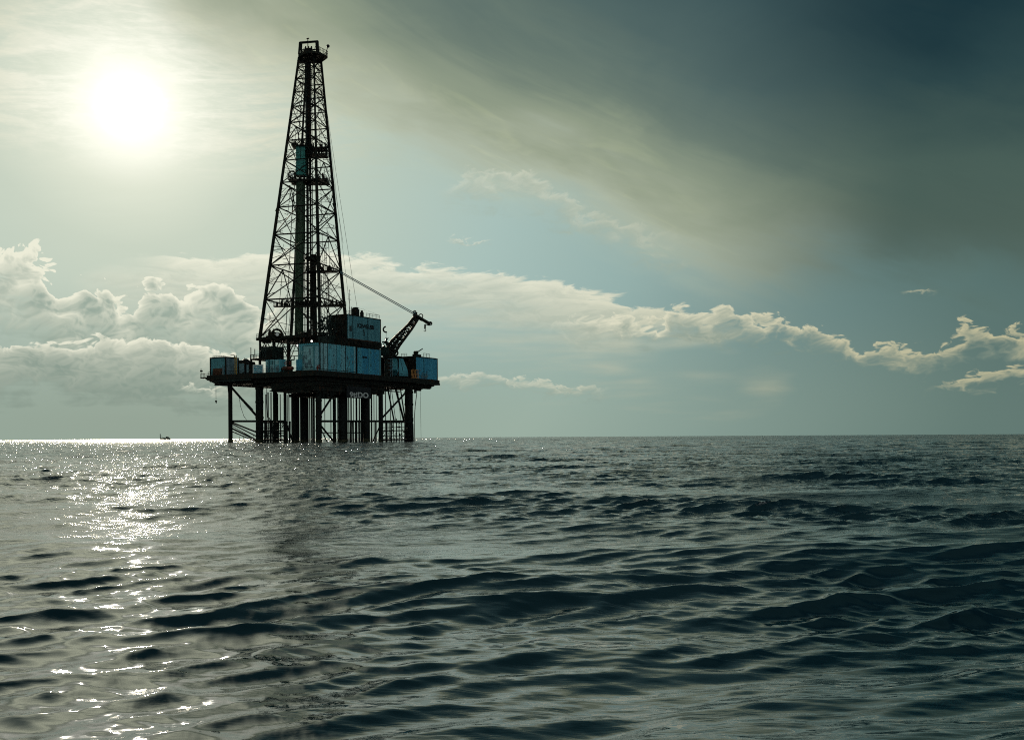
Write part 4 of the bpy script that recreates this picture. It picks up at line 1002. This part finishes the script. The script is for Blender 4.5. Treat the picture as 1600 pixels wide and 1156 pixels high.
# boom: four chords, wide at the foot
foot = [cp(599, 554), cp(612, 559)]; mid_ = [cp(612, 532.5), cp(625, 538)]; nar = [cp(637, 508), cp(644, 513)]; tip = [cp(648.5, 493), cp(653.5, 498)]
m = MB()
secs = [(foot, 1.5), (mid_, 1.5), (nar, .9), (tip, .5)]
wd3 = MI.to_3x3() @ Vector((0, 1, 0))
pts = [[s[0][0] + wd3 * s[1], s[0][1] + wd3 * s[1], s[0][1] - wd3 * s[1], s[0][0] - wd3 * s[1]] for s in secs]
for A, B in zip(pts, pts[1:]):
    for i in range(4): m.bar(A[i], B[i], .66)
cr.part('boom_chords', m, M['steel'])
m = MB()
fine_ = []
for A, B in zip(pts, pts[1:]):
    for j in range(4): fine_.append([A[i].lerp(B[i], j / 4) for i in range(4)])
fine_.append(pts[-1])
for i, (A, B) in enumerate(zip(fine_, fine_[1:])):
    for k in range(4):
        m.bar(A[k], A[(k + 1) % 4], .3)
        m.bar(A[k], B[(k + 1) % 4], .34) if (i + k) % 2 else m.bar(A[(k + 1) % 4], B[k], .34)
cr.part('boom_lacing', m, M['steel'])
m = MB().tube(cp(606, 551), cp(626, 526), .62, n=8).tube(cp(626, 526), cp(633, 518), .4, n=8).tube(cp(604, 541), cp(612, 538), .3).tube(cp(597, 534.5), cp(606, 534.5), .34)
for _ in range(26):
    x_, y_ = rnd.uniform(600, 618), rnd.uniform(528, 552); m.tube(cp(x_, y_, rnd.uniform(-1.5, 1.5)), cp(x_ + rnd.uniform(-3, 3), y_ + rnd.uniform(-3, 3), rnd.uniform(-1.5, 1.5)), rnd.uniform(.12, .5), n=6)
cr.part('luffing_gear', m, M['green'])
m = MB().bar(cp(646, 491), cp(660, 499.5), 1.0).bar(cp(657, 497.5), cp(672.5, 506.5), .85).tube(cp(670, 503.5), cp(674.3, 505.5), .3).bar(cp(645, 488), cp(652, 489.5), .5).bar(cp(650, 489), cp(652, 495), .4)
m.tube(cp(666, 507), cp(671, 508.5), .22)
cr.part('boom_head', m, M['steel'])
for x_, y_, r_ in ((657.5, 493.8, .75), (672.3, 505.5, .62), (648, 487.4, .45)): cr.part('sheave', MB().ring(cp(x_, y_), wd3, r_, .2, 14, 5), M['steel'])
cr.part('hoist_line', MB().tube(cp(664.4, 504), cp(664.2, 511), .08, n=5).tube(cp(645, 497), cp(640, 503.5), .06, n=4), M['steel'])
cr.part('hook_block', MB().tube(cp(664.2, 507), cp(664, 514), .34, n=8).ring(cp(664, 516.2), wd3, .36, .13, 10, 5, 4.6, 0, (0, 0, 1)), M['steel'])
cr.part('boom_wheel', MB().ring(cp(617.5, 551.5), wd3, 1.0, .32, 18, 6), M['steel'], label='round dark wheel at the foot of the boom')
pA, pB = pix(531.5, 424, 365), pix(532, 426.5, 369)
for A, B in ((pA, cp(650, 490.5, -.4)), (pB, cp(649, 492.5, .4))): cr.part('pendant_line', MB().tube(A, B, .15, n=6), M['grey'])
gn = pix(604, 520, Yc)
# curved funnel on a thin pipe beside the teal cabin
gp = Thing('vent_cowl', 'small curved dark vent cowl on a thin pipe between the teal cabin and the crane', 'vent', (ca_ - 3.5, cb_ + 3, z0))
c = cp(603.2, 514.7, 2.0)
gp.part('cowl', MB().ring(c, wd3, 1.05, .3, 14, 6, 3.4, -1.9 + math.pi, (1, 0, 0)), M['steel'])
gp.part('pipe', MB().path([c + Vector((.15, 0, -1.1)), c + Vector((.1, .1, -3.5)), c + Vector((0, .1, -6)), (c.x, c.y + .1, z0)], .07, 5), M['steel'])
# -- left cabin
lb0 = on_a(352.2, .1, 570); lb1 = on_a(328.6, .1, 570)
lz1 = zat(557.3, .2, lb0)
lc = clad('end_cabin', 'blue grey corrugated cabin at the far left end of the deck', .2, 6.4, lb0, min(lb1, 50.0), z0, lz1, ('grey', 'blue3', 'grey'), 0.6, .1, None, cat='cabin')
lc.part('brown_panel', MB().box(-.02, .1, lb0 + 1.2, lb0 + 6.2, z0 + .4, z0 + 2.6), M['rusty'])
lc.part('corner_pipe', MB().tube((-.1, lb0 + .9, z0 - .2), (-.1, lb0 + .9, z0 + 3.4), .3, n=8), M['grey'])
lc.part('handrail', MB().rail([(.4, lb1 - 1, lz1 + .13), (.4, lb0 + .4, lz1 + .13)], .35, .06, .8), M['steel'])
lc.part('roof_bracket', MB().path([(4.6, lb0 + .2, lz1), (4.6, lb0 + .2, lz1 + .9), (2.8, lb0 + .2, lz1 + .9)], .12, 5), M['steel'])
# yellow post
yb = on_a(368.3, 0.2, 570)
yp = Thing('ladder_post', 'tall dull yellow ladder standing at the deck edge right of the left cabin', 'ladder', (.2, yb, ZD + .02))
for d_ in (-.35, .35): yp.part('rail', MB().bar((.2, yb + d_, ZD + .02), (.2, yb + d_, lz1 + .3), .16), M['yellow'])
m = MB()
for k in range(12): m.bar((.2, yb - .35, ZD + .5 + k * .55), (.2, yb + .35, ZD + .5 + k * .55), .08)
yp.part('rung', m, M['yellow'])
# dark generators
for i, (x0_, x1_, yt, lab) in enumerate(((373, 382.6, 562.5, 'dark boxy generator just right of the left cabin, the taller of the pair'), (384.6, 389.8, 564.5, 'narrow dark generator between the taller one and the white framed board'))):
    b1_, b0_ = on_a(x0_, 2, 575), on_a(x1_, 2, 575); zt_ = zat(yt, 2, b0_)
    gt_ = Thing('generator', lab, 'generator', (3.5, (b0_ + b1_) / 2, z0), 'dark generators by the left cabin')
    gt_.part('housing', MB().box(2, 5, b0_, b1_, z0 + .4, zt_ - .6), M['steel'])
    gt_.part('top_cover', MB().box(1.9, 5.1, b0_ + .3, b1_ - .2, zt_ - .6, zt_), M['ink'])
    gt_.part('skid', MB().box(1.8, 5.2, b0_ - .1, b1_ + .1, z0, z0 + .4), M['green'])
    gt_.part('door', MB().box(1.9, 1.99, b0_ + .3, b1_ - .3, z0 + .7, zt_ - 1.2), M['grey'])
    gt_.part('exhaust', MB().tube((3.4, (b0_ + b1_) / 2, zt_), (3.4, (b0_ + b1_) / 2, zt_ + .9), .14, n=6), M['steel'])
# raised machinery deck
b1_, b0_ = on_a(393, 4, 555), on_a(420, 4, 555)
rm = Thing('raised_platform', 'raised dark railed platform above the white framed board', 'platform', (6, (b0_ + b1_) / 2, z0))
zz = zat(560.5, 3.5, b1_)
rm.part('floor', MB().box(3.2, 12, b0_, b1_, zz - .5, zz), M['steel'])
for x in (3.6, 11.5):
    for y in (b0_ + .4, (b0_ + b1_) / 2, b1_ - .4): rm.part('column', MB().box(x - .2, x + .2, y - .2, y + .2, z0, zz - .5), M['steel'])
rm.part('handrail', MB().rail([(3.3, b0_ + 3.5, zz), (3.3, b1_ - .1, zz), (11.8, b1_ - .1, zz)], 1.4, .08, 1.3).bar((3.4, b1_ - .3, zz), (3.4, b1_ - .3, zz + 4), .2).bar((3.4, b1_ - 2.2, zz), (3.4, b1_ - 2.2, zz + 3.4), .2), M['steel'])
rm.part('tank', MB().box(5.5, 11, b0_ - .6, b1_ - 3.4, zz, zz + 4.2), M['green'])
rm.part('tank', MB().box(4.5, 9, b0_ - .2, b1_ - 5, zz, zz + 3.0), M['steel'])
m = MB()
for _ in range(30):
    p = Vector((rnd.uniform(4, 11), rnd.uniform(b0_, b1_ - 2.6), zz)); m.tube(p, p + Vector((rnd.uniform(-.8, .8), rnd.uniform(-.8, .8), rnd.uniform(1.5, 5.2))), rnd.uniform(.08, .3), n=6)
rm.each('pipe', m, M['green'])
# white framed board
sb1, sb0 = on_a(396, -.35, 577), on_a(411, -.35, 577)
sz1, sz0 = zat(570.8, -.35, sb1), zat(584.2, -.35, sb1)
bd = Thing('sign_board', 'blue wave picture board with a white frame on the deck edge', 'sign', (-.35, (sb0 + sb1) / 2, sz0))
bd.part('panel', MB().box(-.42, -.34, sb0, sb1, sz0, sz1), M['ocean'])
fr = MB()
for y in (sb0, sb1): fr.box(-.5, -.33, y - .16, y + .16, sz0 - .16, sz1 + .16)
for z in (sz0, sz1): fr.box(-.5, -.33, sb0 + .16, sb1 - .16, z - .16, z + .16)
bd.part('frame', fr, M['white'])
m = MB()
for k, (f0, f1, zf) in enumerate(((.1, .45, .78), (.25, .85, .62), (.08, .95, .42), (.1, .9, .22), (.55, .95, .84))):
    n_ = 10; P = []
    for i in range(n_ + 1):
        f = f0 + (f1 - f0) * i / n_; P.append((-.45, sb1 + (sb0 - sb1) * f, sz0 + (sz1 - sz0) * (zf + .035 * math.sin(i * 1.3 + k))))
    m.path(P, .11, 4)
bd.part('wave_stripe', m, M['white'])
for y in (sb0 + .4, sb1 - .4): bd.part('post', MB().box(-.33, -.2, y - .08, y + .08, sz0 + .1, sz1 - .1), M['steel'])
# pale lockers and tanks right of the board
for i, (x0_, x1_, yt, mt, lab) in enumerate(((414.5, 419.5, 562, 'blue3', 'slim teal locker immediately right of the white framed board'), (421.5, 428, 561.5, 'pale', 'whitish blue deck locker, the palest of the row right of the board'), (429, 437.5, 561, 'blue', 'widest of the three blue deck lockers right of the board'))):
    b1_, b0_ = on_a(x0_, 1, 575), on_a(x1_, 1, 575); zt_ = zat(yt, 1, b0_)
    lk = Thing('deck_locker', lab, 'locker', (2, (b0_ + b1_) / 2, z0), 'lockers in a row at the left deck edge')
    lk.part('body', MB().box(1.1, 4, b0_ + .06, b1_ - .06, z0 + .3, zt_), M[mt])
    lk.part('base', MB().box(1.0, 4.1, b0_, b1_, z0, z0 + .3), M['steel'])
    lk.part('lid', MB().box(1.0, 4.1, b0_, b1_, zt_, zt_ + .14), M['steel'])
    w_ = (b1_ - b0_)
    lk.part('door', MB().box(1.02, 1.1, b0_ + .2 * w_, b1_ - .15 * w_, z0 + 2.9, zt_ - .3), M['pale' if i != 1 else 'blue3'])
    lk.part('door', MB().box(1.02, 1.1, b0_ + .2 * w_, b1_ - .15 * w_, z0 + .5, z0 + 2.5), M['grey'])
    lk.part('handle', MB().box(.94, 1.02, b0_ + .3 * w_, b0_ + .3 * w_ + .12, z0 + 3.2, z0 + 4.2), M['steel'])
# red and brown pumps
for i, (px, py, r_, mt, lab) in enumerate(((446, 577, .75, 'rusty', 'brown horizontal pump at the deck edge right of the blue lockers'), (453, 575, .6, 'red', 'dull red pump between the blue lockers and the blue compressor'))):
    b_ = on_a(px, 1.6, 577)
    pm = Thing('pump', lab, 'pump', (1.6, b_, z0), 'pumps at the front left deck edge')
    pm.part('skid', MB().box(.6, 2.8, b_ - 1.5, b_ + 1.5, z0, z0 + .35), M['steel'])
    pm.part('casing', MB().tube((1.6, b_ - 1.3, z0 + 1.4), (1.6, b_ + .9, z0 + 1.4), r_, n=14), M[mt])
    pm.part('motor', MB().tube((1.6, b_ + .9, z0 + 1.4), (1.6, b_ + 1.6, z0 + 1.4), r_ * .6, n=12).box(1.2, 2.0, b_ - .9, b_ + .2, z0 + .35, z0 + .9), M['steel'])
    pm.part('pipe', MB().path([(1.6, b_ - .6, z0 + 2), (1.6, b_ - .6, z0 + 4.3), (1.6, b_ - 2.0, z0 + 4.3), (1.6, b_ - 2.0, z0 + 5.6)], .2, 8), M['green'])
    pm.part('hand_wheel', MB().ring((1.0, b_ - .6, z0 + 3.2), (1, 0, 0), .45, .1, 12, 5), M['red'])
b_ = on_a(471, 1.4, 572)
cpz = Thing('compressor', 'saturated blue compressor unit at the deck edge left of the pale corner locker', 'compressor', (1.4, b_, z0))
cpz.part('housing', MB().box(.6, 3.4, b_ - 1.5, b_ + 1.7, z0 + .5, z0 + 4.2), M['blue2'])
cpz.part('cover', MB().box(.8, 3.2, b_ - 1.1, b_ + 1.0, z0 + 4.2, z0 + 5.9), M['blue3'])
cpz.part('stack', MB().tube((1.2, b_ + .5, z0 + 5.9), (1.2, b_ + .5, z0 + 8.4), .3, n=8), M['pale'])
cpz.part('stack', MB().tube((1.2, b_ - .6, z0 + 5.9), (1.2, b_ - .6, z0 + 7.2), .35, n=8), M['pale'])
cpz.part('skid', MB().box(.5, 3.5, b_ - 1.7, b_ + 1.9, z0, z0 + .5), M['steel'])
# red valve post at the rail below the blue wall
rv = MI @ Vector((0, 0, 0)); a_ = 1.4
va = Thing('fire_hydrant', 'small red hydrant at the deck edge below the left end of the long blue wall', 'hydrant', (a_, -.3, ZD + .25))
va.part('pipe', MB().tube((a_, -.35, ZD + .25), (a_, -.35, ZD + 1.9), .2, n=8), M['red'])
va.part('hand_wheel', MB().ring((a_, -.7, ZD + 1.7), (0, 1, 0), .42, .1, 12, 5), M['red'])
va.part('outlet', MB().tube((a_ - .6, -.35, ZD + 1.1), (a_ + .7, -.35, ZD + 1.1), .18, n=8), M['red'])
# cylinder tanks on the left behind the lockers, seen through the frame
for i, (px, rr_, h_, mt, lab) in enumerate(((384, 1.3, 6.5, 'green', 'upright dark green tank behind the dark generators'), )):
    b_ = on_a(px, 14, 575)
    tk_ = Thing('storage_tank', lab, 'tank', (14, b_, z0))
    tk_.part('shell', MB().tube((14, b_, z0 + .3), (14, b_, z0 + h_), rr_, n=18), M[mt]); tk_.part('dome', MB().tube((14, b_, z0 + h_), (14, b_, z0 + h_ + .5), rr_, rr_ * .4, n=18), M[mt]); tk_.part('base', MB().tube((14, b_, z0), (14, b_, z0 + .3), rr_ + .2, n=18), M['steel'])

# ================================================================ far vessel on the horizon, left
Yv = 3000.0
ux, uy = unroll(258, 685); vx = ux / F * Yv
VW = Matrix.Translation((vx, Yv, 0))
ve = Thing('distant_vessel', 'tiny pale work vessel with a tall mast on the horizon left of the platform', 'ship', (0, 0, 0), world=VW)
k_ = Yv / F
vs = []
prof = [(-8.3, 1.2), (-7, 2.2), (0, 2.1), (4, 2.2), (8.6, 1.5)]
hull = MB()
st = [(-8.4, .3, 3.0), (-7.8, .9, 2.8), (-2, 1.1, 2.5), (4, 1.0, 2.4), (7.5, .6, 2.6), (9.4, .05, 3.2)]
for x, hw, h_ in st: vs += [(x * k_, -hw * k_ * .8, h_ * 1.0), (x * k_, hw * k_ * .8, h_ * 1.0), (x * k_ * .95, hw * k_ * .5, -1), (x * k_ * .95, -hw * k_ * .5, -1)]
n_ = len(st)
hull.add(vs, [(0, 1, 2, 3), tuple(4 * (n_ - 1) + i for i in (3, 2, 1, 0))] + [(4 * i + j, 4 * i + 4 + j, 4 * i + 4 + (j + 1) % 4, 4 * i + (j + 1) % 4) for i in range(n_ - 1) for j in range(4)])
M['vessel'] = paint('vessel_haze_grey', (0.16, 0.20, 0.17, 1), (0.22, 0.26, 0.22, 1), 0.6)  # far haze is put into these grey-green vessel colours
M['vessel_dark'] = paint('vessel_dark', (0.06, 0.075, 0.065, 1), (0.08, 0.10, 0.085, 1), 0.6)
ve.part('hull', hull, M['vessel'])
ve.part('mast', MB().tube((-7.4 * k_, 0, 2), (-7.6 * k_, 0, 9.0 * k_), 1.3, 1.0, n=8), M['vessel_dark'])
ve.part('deckhouse', MB().box(-7.5 * k_, 1.5 * k_, -3, 3, 2.2, 2.6 * k_).box(-3 * k_, 0, -2, 2, 2.5 * k_, 3.2 * k_), M['vessel'])
m = MB(); P = [(1.2, 3.4), (2.6, 4.2), (4.6, 3.6), (6.2, 2.2), (7.0, 1.4)]
m.path([(x * k_, 0, z * k_) for x, z in P], 1.6, 6); m.box(2 * k_, 5 * k_, -3, 3, 2.2, 3.2 * k_)
ve.part('bridge', m, M['vessel_dark'])
ve.part('derrick_stay', MB().tube((-7.5 * k_, 0, 7 * k_), (-3 * k_, 0, 3 * k_), .25, n=4), M['vessel_dark'])
